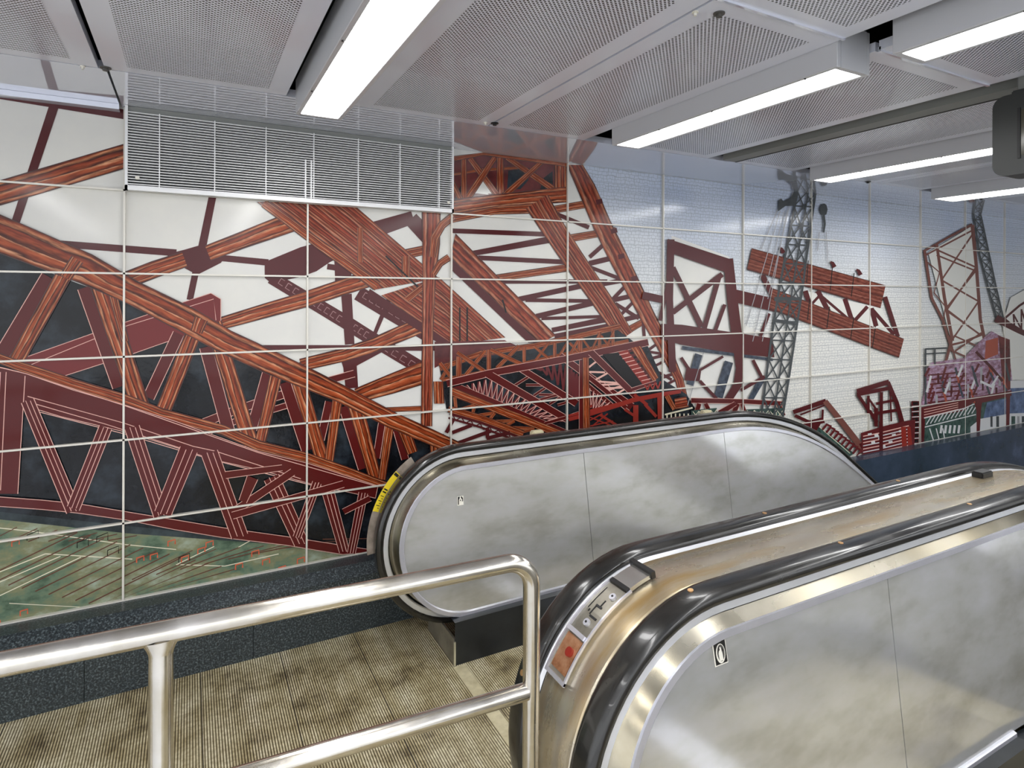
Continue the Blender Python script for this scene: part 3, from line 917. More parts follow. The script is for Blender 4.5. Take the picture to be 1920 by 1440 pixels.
11|W|11134,1265,11353,1256|11131,1279,11351,1270
11|k|11171,1199,11323,1195|11162,1246,11313,1243
11|W|11134,1171,11354,1161|11132,1186,11352,1176
11|k|11172,1105,11324,1100|11162,1152,11314,1148
11|W|11135,1078,11355,1067|11133,1092,11353,1081
11|k|11173,1011,11325,1006|11163,1059,11315,1054
11|W|11136,984,11356,972|11134,999,11354,987
11|k|11174,918,11326,912|11164,965,11316,960
11|W|11137,891,11357,878|11135,905,11355,892
11|k|11175,824,11327,817|11165,871,11317,865
11|W|11138,797,11358,783|11136,811,11356,798
11|k|11176,730,11328,723|11166,778,11318,771
11|W|11139,704,11359,689|11137,718,11357,703
11|k|11177,636,11329,628|11167,684,11319,676
11|W|11140,610,11360,594|11138,624,11358,609
11|M|8029,1414,8804,1516|7997,1478,8765,1590
11|M|8034,1374,8485,1193|8065,1415,8517,1235
11|M|8179,1380,8753,1477|8166,1403,8738,1501
11|M|8681,1429,8669,1281|8733,1423,8721,1275
11|M|8330,1244,8728,1263|8316,1285,8713,1305
11|M|8185,1181,8756,1214|8163,1247,8739,1265
11|M|8174,1238,8682,1246,8554,1077,8425,1107
11|B2|8707,1533,9160,1129,9637,688|8810,1576,9280,1175,9775,735
11|M|9626,786,9774,576|9784,811,9934,600
11|g|8617,1170,9505,648,9337,566,8528,1080
11|c|8612,1166,9387,659|8623,1173,9398,665
11|m|8717,1099,8812,1164,8910,1125|8676,1124,8790,1205,8932,1153
11|m|8809,1043,8905,1108,9005,1068|8768,1068,8883,1149,9026,1097
11|m|8903,986,9000,1051,9100,1011|8861,1012,8977,1093,9122,1040
11|m|8998,929,9096,993,9197,953|8955,955,9073,1036,9219,982
11|m|9093,871,9192,935,9294,895|9050,897,9169,978,9317,923
11|m|9190,812,9290,877,9393,835|9146,839,9266,920,9415,864
11|m|9287,753,9388,818,9492,776|9244,780,9364,861,9515,805
11|m|9386,693,9488,758,9593,716|9342,720,9464,801,9616,745
11|m|9485,633,9588,698,9695,655|9441,660,9564,741,9718,684
11|m|9586,572,9690,637,9797,593|9541,599,9665,681,9821,622
11|m|9687,510,9793,575,9901,531|9642,538,9768,619,9925,560
11|M|9587,1607,10471,1705|9549,1685,10430,1786
11|M|9578,1564,10462,1605|9558,1625,10440,1669
11|M|10189,1593,10183,566|10281,1586,10275,554
11|M|9561,1580,9868,1276|9633,1604,9943,1298
11|M|9835,1520,10090,1279|9884,1536,10140,1294
11|M|9837,1557,9839,1267|9911,1551,9913,1260
11|M|10459,1572,10495,1071|10506,1570,10542,1068
11|M|10091,1382,10650,1400|10077,1427,10634,1446
11|M|10093,1218,10779,1219|10078,1271,10764,1275
11|M|9868,1294,10079,1080|9943,1316,10155,1101
11|M|10024,1339,10042,1027|10145,1328,10133,1017
11|M|10369,1739,10614,1368,10799,944,10802,628|10470,1756,10735,1381,10944,942,10949,611
11|m|9674,959,10239,1007,10871,1036,11235,1038,11207,553,10092,559,9722,578
11|L|9736,892,10167,899,11040,937|9730,908,10161,915,11032,954
11|W|9736,840,10168,845,11040,881|9731,856,10161,862,11033,898
11|L|9737,787,10169,792,11041,825|9731,803,10162,808,11033,842
11|W|9737,735,10169,738,11041,769|9732,751,10163,755,11034,786
11|L|9738,682,10170,684,11042,713|9732,698,10163,701,11035,730
11|W|9739,630,10170,631,11043,657|9733,646,10164,647,11035,674
11|L|9739,577,10171,577,11043,601|9734,593,10165,594,11036,618
11|W|9871,895,9975,897|9858,930,9962,933
11|W|10156,800,10263,801|10143,836,10250,838
11|W|10450,702,10560,703|10437,739,10547,740
11|W|10750,859,10863,860|10736,896,10849,898
11|W|9961,754,10066,755|9949,790,10053,792
11|W|10250,657,10357,657|10236,693,10344,694
11|W|10543,811,10654,813|10530,848,10640,850
11|W|10849,712,10963,713|10835,749,10949,751
11|W|10050,861,10156,863|10037,897,10143,899
11|M|10170,1103,10176,513|10277,1093,10284,499
11|E|10799,948,10835,594|10945,938,10982,582
11|E|10987,930,11007,593|11086,923,11140,582"""


# ------------------------------------------------------------------ helpers
def lin(c):
    return tuple(((v/255)/12.92 if v/255 <= .04045 else ((v/255+.055)/1.055)**2.4) for v in c) + (1,)

def nodes(name):
    m = bpy.data.materials.new(name); m.use_nodes = True
    nt = m.node_tree; b = nt.nodes['Principled BSDF']
    return m, nt, b

def mat(name, col, rough=.4, metal=0., coat=0., emis=None, es=0.):
    m, nt, b = nodes(name)
    b.inputs['Base Color'].default_value = lin(col)
    b.inputs['Roughness'].default_value = rough
    b.inputs['Metallic'].default_value = metal
    b.inputs['Coat Weight'].default_value = coat
    if emis:
        b.inputs['Emission Color'].default_value = lin(emis)
        b.inputs['Emission Strength'].default_value = es
    return m

def N(nt, t, **kw):
    n = nt.nodes.new(t)
    for k, v in kw.items():
        if k in n.inputs.keys():
            n.inputs[k].default_value = v
        else:
            setattr(n, k, v)
    return n

def L(nt, a, b): nt.links.new(a, b)

def ramp(nt, stops, interp='LINEAR'):
    r = nt.nodes.new('ShaderNodeValToRGB'); r.color_ramp.interpolation = interp
    e = r.color_ramp.elements
    while len(e) < len(stops): e.new(.5)
    for el, (p, c) in zip(e, stops):
        el.position = p; el.color = lin(c)
    return r

def math_(nt, op, a, b=None, c=None):
    n = nt.nodes.new('ShaderNodeMath'); n.operation = op
    for i, v in enumerate((a, b, c)):
        if v is None: continue
        if isinstance(v, (int, float)): n.inputs[i].default_value = v
        else: L(nt, v, n.inputs[i])
    return n.outputs[0]

def mixc(nt, f, a, b, blend='MIX'):
    n = nt.nodes.new('ShaderNodeMix'); n.data_type = 'RGBA'; n.blend_type = blend
    for i, v in ((0, f), (6, a), (7, b)):
        if isinstance(v, (int, float)): n.inputs[i].default_value = v
        elif isinstance(v, tuple): n.inputs[i].default_value = v
        else: L(nt, v, n.inputs[i])
    return n.outputs[2]

def noise_mat(name, stops, scale=(1, 1, 1), nscale=5., rough=.4, metal=0., coat=0., detail=6., coord='Object', rrange=None, bump=0., bscale=None):
    m, nt, b = nodes(name)
    tc = N(nt, 'ShaderNodeTexCoord'); mp = N(nt, 'ShaderNodeMapping'); mp.inputs['Scale'].default_value = scale
    L(nt, tc.outputs[coord], mp.inputs[0])
    no = N(nt, 'ShaderNodeTexNoise', Scale=nscale, Detail=detail, Roughness=.6)
    L(nt, mp.outputs[0], no.inputs['Vector'])
    r = ramp(nt, stops); L(nt, no.outputs[0], r.inputs[0]); L(nt, r.outputs[0], b.inputs['Base Color'])
    b.inputs['Roughness'].default_value = rough; b.inputs['Metallic'].default_value = metal; b.inputs['Coat Weight'].default_value = coat
    if rrange:
        mr = N(nt, 'ShaderNodeMapRange'); L(nt, no.outputs[0], mr.inputs[0]); mr.inputs[1].default_value=.3; mr.inputs[2].default_value=.7
        mr.inputs[3].default_value, mr.inputs[4].default_value = rrange; L(nt, mr.outputs[0], b.inputs['Roughness'])
    if bump:
        bp = N(nt, 'ShaderNodeBump', Strength=bump, Distance=.004)
        L(nt, no.outputs[0], bp.inputs['Height']); L(nt, bp.outputs[0], b.inputs['Normal'])
    return m

# ------------------------------------------------------------------ materials
M = {}
M['ceiling'] = mat('ceiling_enamel', (218, 221, 232), .22, 0, .3)
M['border'] = mat('gloss_enamel', (222, 225, 236), .05, .4, .5)
M['void'] = mat('ceiling_void', (20, 20, 22), .8)
M['channel'] = mat('channel_grey', (128, 130, 126), .5)
M['fixture'] = mat('fixture_grey', (196, 197, 200), .35, .1)
M['fixture_dark'] = mat('fixture_dark_grey', (90, 88, 84), .5, .3)  # plain dark grey for channel back, sprinkler plates and sticker print
M['lens'] = mat('lamp_lens', (255, 253, 245), .5, emis=(252, 252, 252), es=13.)
M['black'] = mat('black_plastic', (22, 22, 22), .45)
M['sign'] = mat('sign_black', (44, 46, 44), .4)
M['white'] = mat('white_plastic', (225, 222, 210), .5)
M['beige'] = mat('beige_plastic', (214, 205, 172), .5)
M['rubber'] = noise_mat('handrail_rubber', [(0, (18, 18, 18)), (1, (44, 42, 38))], nscale=6, rough=.2, coat=.25, rrange=(.12, .3))
M['steel_tube'] = noise_mat('polished_tube', [(.3, (196, 188, 172)), (.7, (226, 222, 214))], scale=(2, 2, 2), nscale=5, rough=.2, metal=1, rrange=(.14, .26))
M['guide'] = noise_mat('guide_steel', [(.3, (218, 220, 224)), (.7, (240, 242, 246))], nscale=4, rough=.3, metal=.6)
M['band'] = noise_mat('band_steel', [(.3, (150, 140, 116)), (.7, (196, 190, 174))], nscale=3, rough=.25, metal=1, rrange=(.16, .32))
M['rim'] = noise_mat('rim_steel', [(.3, (206, 206, 214)), (.7, (228, 228, 236))], nscale=4, rough=.3, metal=.7)
M['panel'] = noise_mat('panel_steel', [(.25, (184, 183, 172)), (.5, (218, 218, 215)), (.75, (232, 232, 236))], scale=(1, 1, 2.2), nscale=3.2, rough=.3, metal=.62, rrange=(.15, .11), detail=4)
M['deck'] = noise_mat('deck_steel_warm_reflection', [(.3, (186, 156, 104)), (.5, (196, 184, 160)), (.7, (214, 208, 196))], scale=(1.2, 6, 1.2), nscale=2.2, rough=.25, metal=.75, rrange=(.34, .22))  # tan stops paint warm yellow reflections into the steel colour
M['skirt'] = noise_mat('skirt_dark', [(.3, (18, 22, 26)), (.7, (34, 38, 42))], nscale=8, rough=.3)
M['steel_plain'] = noise_mat('base_steel', [(.3, (128, 124, 112)), (.7, (176, 170, 156))], nscale=10, rough=.35, metal=.7)
M['steel_edge'] = mat('edge_steel', (225, 225, 220), .3, 1)
M['yellow'] = mat('label_yellow', (226, 200, 40), .4)
M['guard'] = noise_mat('guard_plastic', [(.3, (120, 108, 96)), (.7, (160, 148, 136))], nscale=20, rough=.25)
M['copper'] = noise_mat('copper_plate', [(.3, (150, 96, 60)), (.5, (206, 150, 110)), (.7, (222, 176, 140))], nscale=30, rough=.3, metal=.7)
M['red'] = mat('button_red', (140, 40, 28), .3)
M['brass'] = mat('brass_plug', (214, 170, 120), .3, .8)
M['wall'] = mat('wall_paint', (205, 203, 196), .6)
M['joint'] = mat('joint_metal', (214, 210, 200), .35, .15)
M['slat'] = mat('grille_alu', (236, 236, 236), .4, .1)
M['grille_void'] = mat('grille_void', (14, 15, 17), .8)
M['granite'] = noise_mat('granite', [(.35, (22, 28, 31)), (.52, (44, 52, 56)), (.68, (104, 114, 116))], nscale=140, rough=.3, detail=3)
M['wellwall'] = noise_mat('well_panel', [(.35, (40, 52, 62)), (.55, (58, 70, 88)), (.7, (96, 108, 136))], nscale=1.6, rough=.25)

M['bounce_floor'] = noise_mat('pale_bounce_terrazzo', [(.35, (196, 198, 202)), (.65, (228, 229, 232))], nscale=60, rough=.35)  # invented pale tone for unseen floor, bounces light onto steel and ceiling
def floor_mat(name, along='X', s=.0093):
    m, nt, b = nodes(name)
    tc = N(nt, 'ShaderNodeTexCoord'); sx = N(nt, 'ShaderNodeSeparateXYZ'); L(nt, tc.outputs['Object'], sx.inputs[0])
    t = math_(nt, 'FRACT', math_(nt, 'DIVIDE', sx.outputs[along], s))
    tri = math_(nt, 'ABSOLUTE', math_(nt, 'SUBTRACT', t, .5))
    n1 = N(nt, 'ShaderNodeTexNoise', Scale=4., Detail=8., Roughness=.65); L(nt, tc.outputs['Object'], n1.inputs['Vector'])
    mp = N(nt, 'ShaderNodeMapping'); mp.inputs['Scale'].default_value = (5, .6, 1); L(nt, tc.outputs['Object'], mp.inputs[0])
    n2 = N(nt, 'ShaderNodeTexNoise', Scale=3., Detail=4.); L(nt, mp.outputs[0], n2.inputs['Vector'])
    n3 = N(nt, 'ShaderNodeTexNoise', Scale=60., Detail=4.); L(nt, tc.outputs['Object'], n3.inputs['Vector'])
    top = ramp(nt, [(.3, (196, 184, 148)), (.5, (222, 213, 180)), (.7, (240, 233, 208))]); L(nt, n2.outputs[0], top.inputs[0])
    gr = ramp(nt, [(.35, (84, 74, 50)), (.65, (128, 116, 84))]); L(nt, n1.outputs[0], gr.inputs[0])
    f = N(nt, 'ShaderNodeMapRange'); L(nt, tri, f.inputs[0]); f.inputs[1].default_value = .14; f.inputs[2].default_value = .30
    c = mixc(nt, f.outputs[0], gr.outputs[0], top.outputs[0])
    d = ramp(nt, [(.36, (130, 116, 92)), (.46, (222, 215, 200)), (.56, (255, 255, 255))]); L(nt, n1.outputs[0], d.inputs[0])
    c = mixc(nt, .85, c, d.outputs[0], 'MULTIPLY')
    d2 = ramp(nt, [(.3, (190, 180, 160)), (.6, (255, 255, 255))]); L(nt, n3.outputs[0], d2.inputs[0])
    c = mixc(nt, .7, c, d2.outputs[0], 'MULTIPLY')
    L(nt, c, b.inputs['Base Color']); b.inputs['Roughness'].default_value = .42; b.inputs['Metallic'].default_value = .1
    bp = N(nt, 'ShaderNodeBump', Strength=.6, Distance=.002); L(nt, f.outputs[0], bp.inputs['Height']); L(nt, bp.outputs[0], b.inputs['Normal'])
    return m
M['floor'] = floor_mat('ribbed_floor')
M['smooth_floor'] = noise_mat('smooth_metal_floor', [(.3, (120, 108, 80)), (.7, (184, 172, 138))], nscale=9, rough=.4, metal=.5)

M['comb'] = mat('comb_metal', (244, 244, 250), .4, .1)
M['strip'] = noise_mat('threshold_metal', [(.3, (176, 164, 126)), (.7, (222, 212, 178))], nscale=14, rough=.35, metal=.2)
def perf_mat():
    m, nt, b = nodes('perforated_enamel')
    tc = N(nt, 'ShaderNodeTexCoord'); sx = N(nt, 'ShaderNodeSeparateXYZ'); L(nt, tc.outputs['Object'], sx.inputs[0])
    s = .0150
    def grid(off):
        fx = math_(nt, 'SUBTRACT', math_(nt, 'FRACT', math_(nt, 'ADD', math_(nt, 'DIVIDE', sx.outputs[0], s), off)), .5)
        fy = math_(nt, 'SUBTRACT', math_(nt, 'FRACT', math_(nt, 'ADD', math_(nt, 'DIVIDE', sx.outputs[1], s), off)), .5)
        return math_(nt, 'SQRT', math_(nt, 'ADD', math_(nt, 'MULTIPLY', fx, fx), math_(nt, 'MULTIPLY', fy, fy)))
    d = math_(nt, 'MINIMUM', grid(0.), grid(.5))
    f = N(nt, 'ShaderNodeMapRange'); L(nt, d, f.inputs[0]); f.inputs[1].default_value = .20; f.inputs[2].default_value = .27
    c = mixc(nt, f.outputs[0], lin((34, 35, 38)), lin((222, 225, 236)))
    L(nt, c, b.inputs['Base Color'])
    b.inputs['Roughness'].default_value = .25; b.inputs['Coat Weight'].default_value = .2
    return m
M['perf'] = perf_mat()

# enamel colours of the mural
def enamel(name, stops, ribs=None, rough=.16, nx=3., ny=5., amp=.35, bump=.25):
    """long streaks run along a painted beam: UV x = metres along it, y = across"""
    m, nt, b = nodes(name)
    uv = N(nt, 'ShaderNodeUVMap'); sx = N(nt, 'ShaderNodeSeparateXYZ'); L(nt, uv.outputs[0], sx.inputs[0])
    mp = N(nt, 'ShaderNodeMapping'); mp.inputs['Scale'].default_value = (nx*1.6, ny, 1); L(nt, uv.outputs[0], mp.inputs[0])
    no = N(nt, 'ShaderNodeTexNoise', Scale=1., Detail=5., Roughness=.6); L(nt, mp.outputs[0], no.inputs['Vector'])
    mp2 = N(nt, 'ShaderNodeMapping'); mp2.inputs['Scale'].default_value = (nx*5, ny*2.2, 1); L(nt, uv.outputs[0], mp2.inputs[0])
    no2 = N(nt, 'ShaderNodeTexNoise', Scale=1., Detail=3.); L(nt, mp2.outputs[0], no2.inputs['Vector'])
    v = math_(nt, 'FRACT', sx.outputs[1])
    t = math_(nt, 'ADD', v, math_(nt, 'MULTIPLY', math_(nt, 'SUBTRACT', no.outputs[0], .5), amp))
    r = ramp(nt, stops); L(nt, t, r.inputs[0])
    sh = ramp(nt, [(.3, (120, 84, 70)), (.48, (215, 195, 180)), (.62, (255, 255, 255))]); L(nt, no2.outputs[0], sh.inputs[0])
    c = mixc(nt, .75, r.outputs[0], sh.outputs[0], 'MULTIPLY'); c = mixc(nt, 1., c, lin((238, 236, 236)), 'MULTIPLY')
    L(nt, c, b.inputs['Base Color']); b.inputs['Roughness'].default_value = rough
    bp = N(nt, 'ShaderNodeBump', Strength=bump, Distance=.003); L(nt, t, bp.inputs['Height']); L(nt, bp.outputs[0], b.inputs['Normal'])
    return m

OS = [(.0, (70, 30, 18)), (.07, (176, 92, 52)), (.13, (226, 168, 128)), (.17, (84, 32, 18)), (.27, (168, 78, 40)), (.40, (190, 96, 54)), (.46, (232, 172, 130)), (.49, (74, 28, 16)), (.60, (170, 80, 42)), (.72, (146, 60, 32)), (.79, (68, 26, 16)), (.87, (220, 150, 106)), (.93, (150, 66, 36)), (1., (70, 28, 18))]
O3S = [(.0, (84, 34, 22)), (.12, (178, 92, 60)), (.2, (206, 150, 120)), (.27, (84, 28, 18)), (.4, (158, 66, 44)), (.5, (186, 100, 70)), (.58, (92, 34, 24)), (.7, (170, 78, 52)), (.8, (110, 40, 26)), (.9, (196, 128, 96)), (1., (80, 30, 20))]
E = {
 'O': enamel('enamel_orange', OS),
 'O2': enamel('enamel_orange_end', OS),
 'O3': enamel('enamel_umber', O3S),
 'B': enamel('enamel_russet', [(.0, (84, 40, 34)), (.1, (148, 86, 70)), (.3, (112, 52, 42)), (.45, (158, 98, 82)), (.55, (100, 46, 38)), (.75, (150, 88, 72)), (.9, (116, 56, 46)), (1., (84, 40, 34))], amp=.2),
 'B2': mat('enamel_brown', (112, 70, 62), .2), 'w2': mat('enamel_plain_cream', (214, 213, 206), .15), 'F': mat('enamel_flat_red', (108, 34, 34), .12),
 'R': mat('enamel_dark_red', (84, 24, 23), .12), 'M': mat('enamel_maroon', (78, 28, 30), .14), 'E': mat('enamel_red', (138, 46, 38), .15),
 'L': mat('line_pink', (218, 170, 158), .3), 'l': mat('line_mauve', (150, 112, 112), .3), 'c': mat('line_cream', (214, 208, 184), .3), 'k': mat('line_black', (22, 18, 18), .2),
 'b': mat('line_brown', (92, 56, 44), .3), 'r': mat('line_orange', (196, 92, 62), .3), 'm': mat('enamel_wine', (92, 34, 36), .2),
 'g': noise_mat('enamel_bottle_green', [(.3, (34, 52, 48)), (.7, (74, 98, 90))], nscale=20, rough=.2),
 'W': mat('enamel_white', (205, 205, 205), .15), 'q': mat('line_grey', (150, 150, 152), .3),
 'K': mat('enamel_steel_grey', (64, 68, 70), .25), 'N': noise_mat('enamel_navy', [(.3, (34, 40, 50)), (.7, (76, 84, 98))], nscale=30, rough=.2),
 'A': noise_mat('enamel_slate', [(.35, (34, 42, 46)), (.65, (60, 70, 74))], nscale=14, rough=.2),
 'U': noise_mat('enamel_blue', [(.3, (52, 66, 92)), (.7, (104, 122, 158))], nscale=12, rough=.2),
 'X': noise_mat('enamel_mauve', [(.35, (108, 74, 88)), (.5, (150, 116, 134)), (.65, (178, 156, 180))], scale=(1, 1, 2.5), nscale=14, rough=.2),
 'X2': mat('enamel_rust', (156, 76, 58), .2), 'J': mat('enamel_brick', (132, 42, 34), .2),
 'V': noise_mat('enamel_plum', [(.3, (72, 28, 30)), (.7, (110, 48, 46))], nscale=9, rough=.12),
 'H': noise_mat('enamel_lacework', [(.42, (84, 34, 34)), (.5, (112, 60, 58)), (.6, (168, 128, 124))], scale=(1, 1, 1), nscale=40, rough=.15, detail=2),
 'D': noise_mat('enamel_night', [(.35, (10, 11, 14)), (.52, (22, 25, 30)), (.7, (46, 54, 62))], nscale=7, rough=.1, bump=.5),
 'G': noise_mat('enamel_field_green', [(.32, (58, 78, 64)), (.45, (96, 116, 96)), (.55, (122, 124, 94)), (.7, (150, 162, 144))], scale=(1, 1, 1.6), nscale=7, rough=.2),
 'S': noise_mat('enamel_cream', [(.3, (206, 205, 202)), (.7, (220, 218, 210))], nscale=2, rough=.12),
}
for m_ in E.values(): m_.node_tree.nodes['Principled BSDF'].inputs['Specular IOR Level'].default_value = .3
E['DK'] = mat('outline_dark', (58, 24, 18), .3)
def mosaic():
    m, nt, b = nodes('enamel_crazed_sky')
    tc = N(nt, 'ShaderNodeTexCoord')
    sx = N(nt, 'ShaderNodeSeparateXYZ'); L(nt, tc.outputs['Object'], sx.inputs[0])
    n0 = N(nt, 'ShaderNodeTexNoise', Scale=26., Detail=1.); L(nt, tc.outputs['Object'], n0.inputs['Vector'])
    cb = N(nt, 'ShaderNodeCombineXYZ'); L(nt, sx.outputs[0], cb.inputs[0]); L(nt, sx.outputs[2], cb.inputs[1])
    ad = N(nt, 'ShaderNodeVectorMath', operation='ADD')
    sc = N(nt, 'ShaderNodeVectorMath', operation='SCALE'); L(nt, n0.outputs['Color'], sc.inputs[0]); sc.inputs['Scale'].default_value = .02
    L(nt, cb.outputs[0], ad.inputs[0]); L(nt, sc.outputs[0], ad.inputs[1])
    br = N(nt, 'ShaderNodeTexBrick'); L(nt, ad.outputs[0], br.inputs['Vector'])
    br.inputs['Scale'].default_value = 1.; br.inputs['Brick Width'].default_value = .036; br.inputs['Row Height'].default_value = .021
    br.inputs['Mortar Size'].default_value = .0016; br.inputs['Mortar Smooth'].default_value = .2; br.offset = .37; br.squash = .6; br.squash_frequency = 3
    br2 = N(nt, 'ShaderNodeTexBrick'); L(nt, ad.outputs[0], br2.inputs['Vector'])
    br2.inputs['Scale'].default_value = 1.; br2.inputs['Brick Width'].default_value = .081; br2.inputs['Row Height'].default_value = .047
    br2.inputs['Mortar Size'].default_value = .0014; br2.offset = .6
    n1 = N(nt, 'ShaderNodeTexNoise', Scale=1.1, Detail=3.); L(nt, tc.outputs['Object'], n1.inputs['Vector'])
    g = N(nt, 'ShaderNodeMapRange'); L(nt, sx.outputs[2], g.inputs[0]); g.inputs[1].default_value = 1.2; g.inputs[2].default_value = 2.3
    f = math_(nt, 'ADD', math_(nt, 'MULTIPLY', g.outputs[0], .6), math_(nt, 'MULTIPLY', n1.outputs[0], .5))
    sky = ramp(nt, [(.25, (222, 220, 212)), (.6, (206, 210, 215)), (.95, (168, 182, 208))]); L(nt, f, sky.inputs[0])
    fac = math_(nt, 'MAXIMUM', br.outputs['Fac'], br2.outputs['Fac'])
    c = mixc(nt, math_(nt, 'MULTIPLY', fac, .62), sky.outputs[0], lin((140, 146, 152)))
    L(nt, c, b.inputs['Base Color']); b.inputs['Roughness'].default_value = .15
    bp = N(nt, 'ShaderNodeBump', Strength=.3, Distance=.002); bp.invert = True; L(nt, fac, bp.inputs['Height']); L(nt, bp.outputs[0], b.inputs['Normal'])
    return m
E['T'] = mosaic()

# ------------------------------------------------------------------ object helpers
def link(name, bm, m, parent=None, smooth=False, label=None):
    me = bpy.data.meshes.new(name)
    bmesh.ops.recalc_face_normals(bm, faces=bm.faces)
    bm.to_mesh(me); bm.free()
    for x in (m if isinstance(m, (list, tuple)) else [m]): me.materials.append(x)
    if smooth:
        for p in me.polygons: p.use_smooth = True
        me.set_sharp_from_angle(angle=math.radians(38))
    o = bpy.data.objects.new(name, me); C.objects.link(o)
    if parent: o.parent = parent; o.matrix_parent_inverse.identity(); o.location = -Vector(world_loc(parent))
    if label: o['label'] = label
    return o

def world_loc(o):
    v = Vector((0, 0, 0))
    while o: v += o.location; o = o.parent
    return v

def thing(name, label, cat, loc=(0, 0, 0), group=None):
    o = bpy.data.objects.new(name, None); C.objects.link(o); o.location = loc; o.empty_display_size = .1
    o['label'] = label; o['category'] = cat
    if group: o['group'] = group
    return o

def tag(o, label, cat, group=None):
    o['label'] = label; o['category'] = cat
    if group: o['group'] = group
    return o

def struct(name, bm, m, parent=None):
    o = link(name, bm, m, parent)
    if parent is None: o['kind'] = 'structure'
    return o

def box(bm, x0, x1, y0, y1, z0, z1, mi=0):
    vs = [bm.verts.new(p) for p in ((x0,y0,z0),(x1,y0,z0),(x1,y1,z0),(x0,y1,z0),(x0,y0,z1),(x1,y0,z1),(x1,y1,z1),(x0,y1,z1))]
    for f in ((0,3,2,1),(4,5,6,7),(0,1,5,4),(1,2,6,5),(2,3,7,6),(3,0,4,7)):
        bm.faces.new([vs[i] for i in f]).material_index = mi

def rbox(bm, x0, x1, y0, y1, z0, z1, r=.004, seg=2):
    b2 = bmesh.new(); box(b2, x0, x1, y0, y1, z0, z1)
    bmesh.ops.bevel(b2, geom=b2.edges[:], offset=r, segments=seg, affect='EDGES')
    me = bpy.data.meshes.new('t'); b2.to_mesh(me); b2.free(); bm.from_mesh(me); bpy.data.meshes.remove(me)

def tube(bm, pts, r, seg=20, cap=True):
    pts = [Vector(p) for p in pts]; rings = []
    t = (pts[1]-pts[0]).normalized(); up = Vector((0, 0, 1)) if abs(t.z) < .9 else Vector((0, 1, 0))
    n = (up - t*up.dot(t)).normalized()
    for i, p in enumerate(pts):
        if i == 0: t = (pts[1]-pts[0]).normalized()
        elif i == len(pts)-1: t = (pts[-1]-pts[-2]).normalized()
        else: t = ((pts[i+1]-p).normalized()+(p-pts[i-1]).normalized()).normalized()
        n = (n - t*n.dot(t)).normalized(); b = t.cross(n)
        rings.append([bm.verts.new(p + n*math.cos(a)*r + b*math.sin(a)*r) for a in (2*PI*k/seg for k in range(seg))])
    for i in range(len(rings)-1):
        for k in range(seg):
            bm.faces.new((rings[i][k], rings[i][(k+1)%seg], rings[i+1][(k+1)%seg], rings[i+1][k]))
    if cap:
        bm.faces.new(rings[0][::-1]); bm.faces.new(rings[-1])

def disc(bm, c, r, h, axis='z', seg=20):
    c = Vector(c); d = {'z': Vector((0,0,1)), 'y': Vector((0,1,0)), 'x': Vector((1,0,0))}[axis]
    tube(bm, [c, c+d*h], r, seg)

# ------------------------------------------------------------------ room shell
WY = 3.04; CZ = 2.387
WELL = 1.62
bm = bmesh.new()
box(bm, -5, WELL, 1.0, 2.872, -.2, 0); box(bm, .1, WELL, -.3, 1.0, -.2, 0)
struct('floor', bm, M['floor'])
bm = bmesh.new(); box(bm, -5, .1, -7, 1.0, -.2, 0); box(bm, .1, WELL, -7, -.3, -.2, 0); box(bm, WELL, 12, -7, -.30, -.2, 0)
struct('floor_concourse', bm, M['bounce_floor'])  # out of view, kept pale as a light bouncer
bm = bmesh.new(); box(bm, -5, 12, WY, WY+.2, -3.4, 2.6); struct('wall_front', bm, M['wall'])
bm = bmesh.new(); box(bm, 12, 12.2, -5, WY, -3.4, 2.6); struct('wall_right', bm, M['wall'])
# granite base with a ledge under the mural
base = bpy.data.objects.new('baseboard_front', None); C.objects.link(base); base['kind'] = 'structure'
xs = [-5, -3.3, -1.9, -.36, .25, 1.0]
for a, b in zip(xs, xs[1:]):
    bm = bmesh.new(); box(bm, a+.0012, b-.0012, 2.872, 2.93, -.05, .225); link('granite_slab', bm, M['granite'], base)
bm = bmesh.new()
v = [(-5,2.872,.225),(-5,2.872,.262),(-5,2.93,.300),(-5,WY,.300),(-5,WY,.225)]
a = [bm.verts.new(p) for p in v]; c = [bm.verts.new((1.05, p[1], p[2])) for p in v]
for i in range(5): bm.faces.new((a[i], a[(i+1)%5], c[(i+1)%5], c[i]))
bm.faces.new(a); bm.faces.new(c)
link('ledge', bm, M['granite'], base)
bm = bmesh.new(); box(bm, 1.05, 12, 2.925, WY, -3.3, .300); struct('wall_well', bm, M['wellwall'])
bm = bmesh.new(); box(bm, -5, 12, 2.36, WY, -3.4, -3.3); box(bm, -5, 12, -1, 2.36, -3.4, -3.3); struct('floor_lower', bm, M['smooth_floor'])
bm = bmesh.new(); box(bm, WELL-.02, WELL, -.30, 2.87, -3.3, -.2); box(bm, WELL, 12, -.32, -.30, -3.3, -.2); struct('wall_pit', bm, M['skirt'])

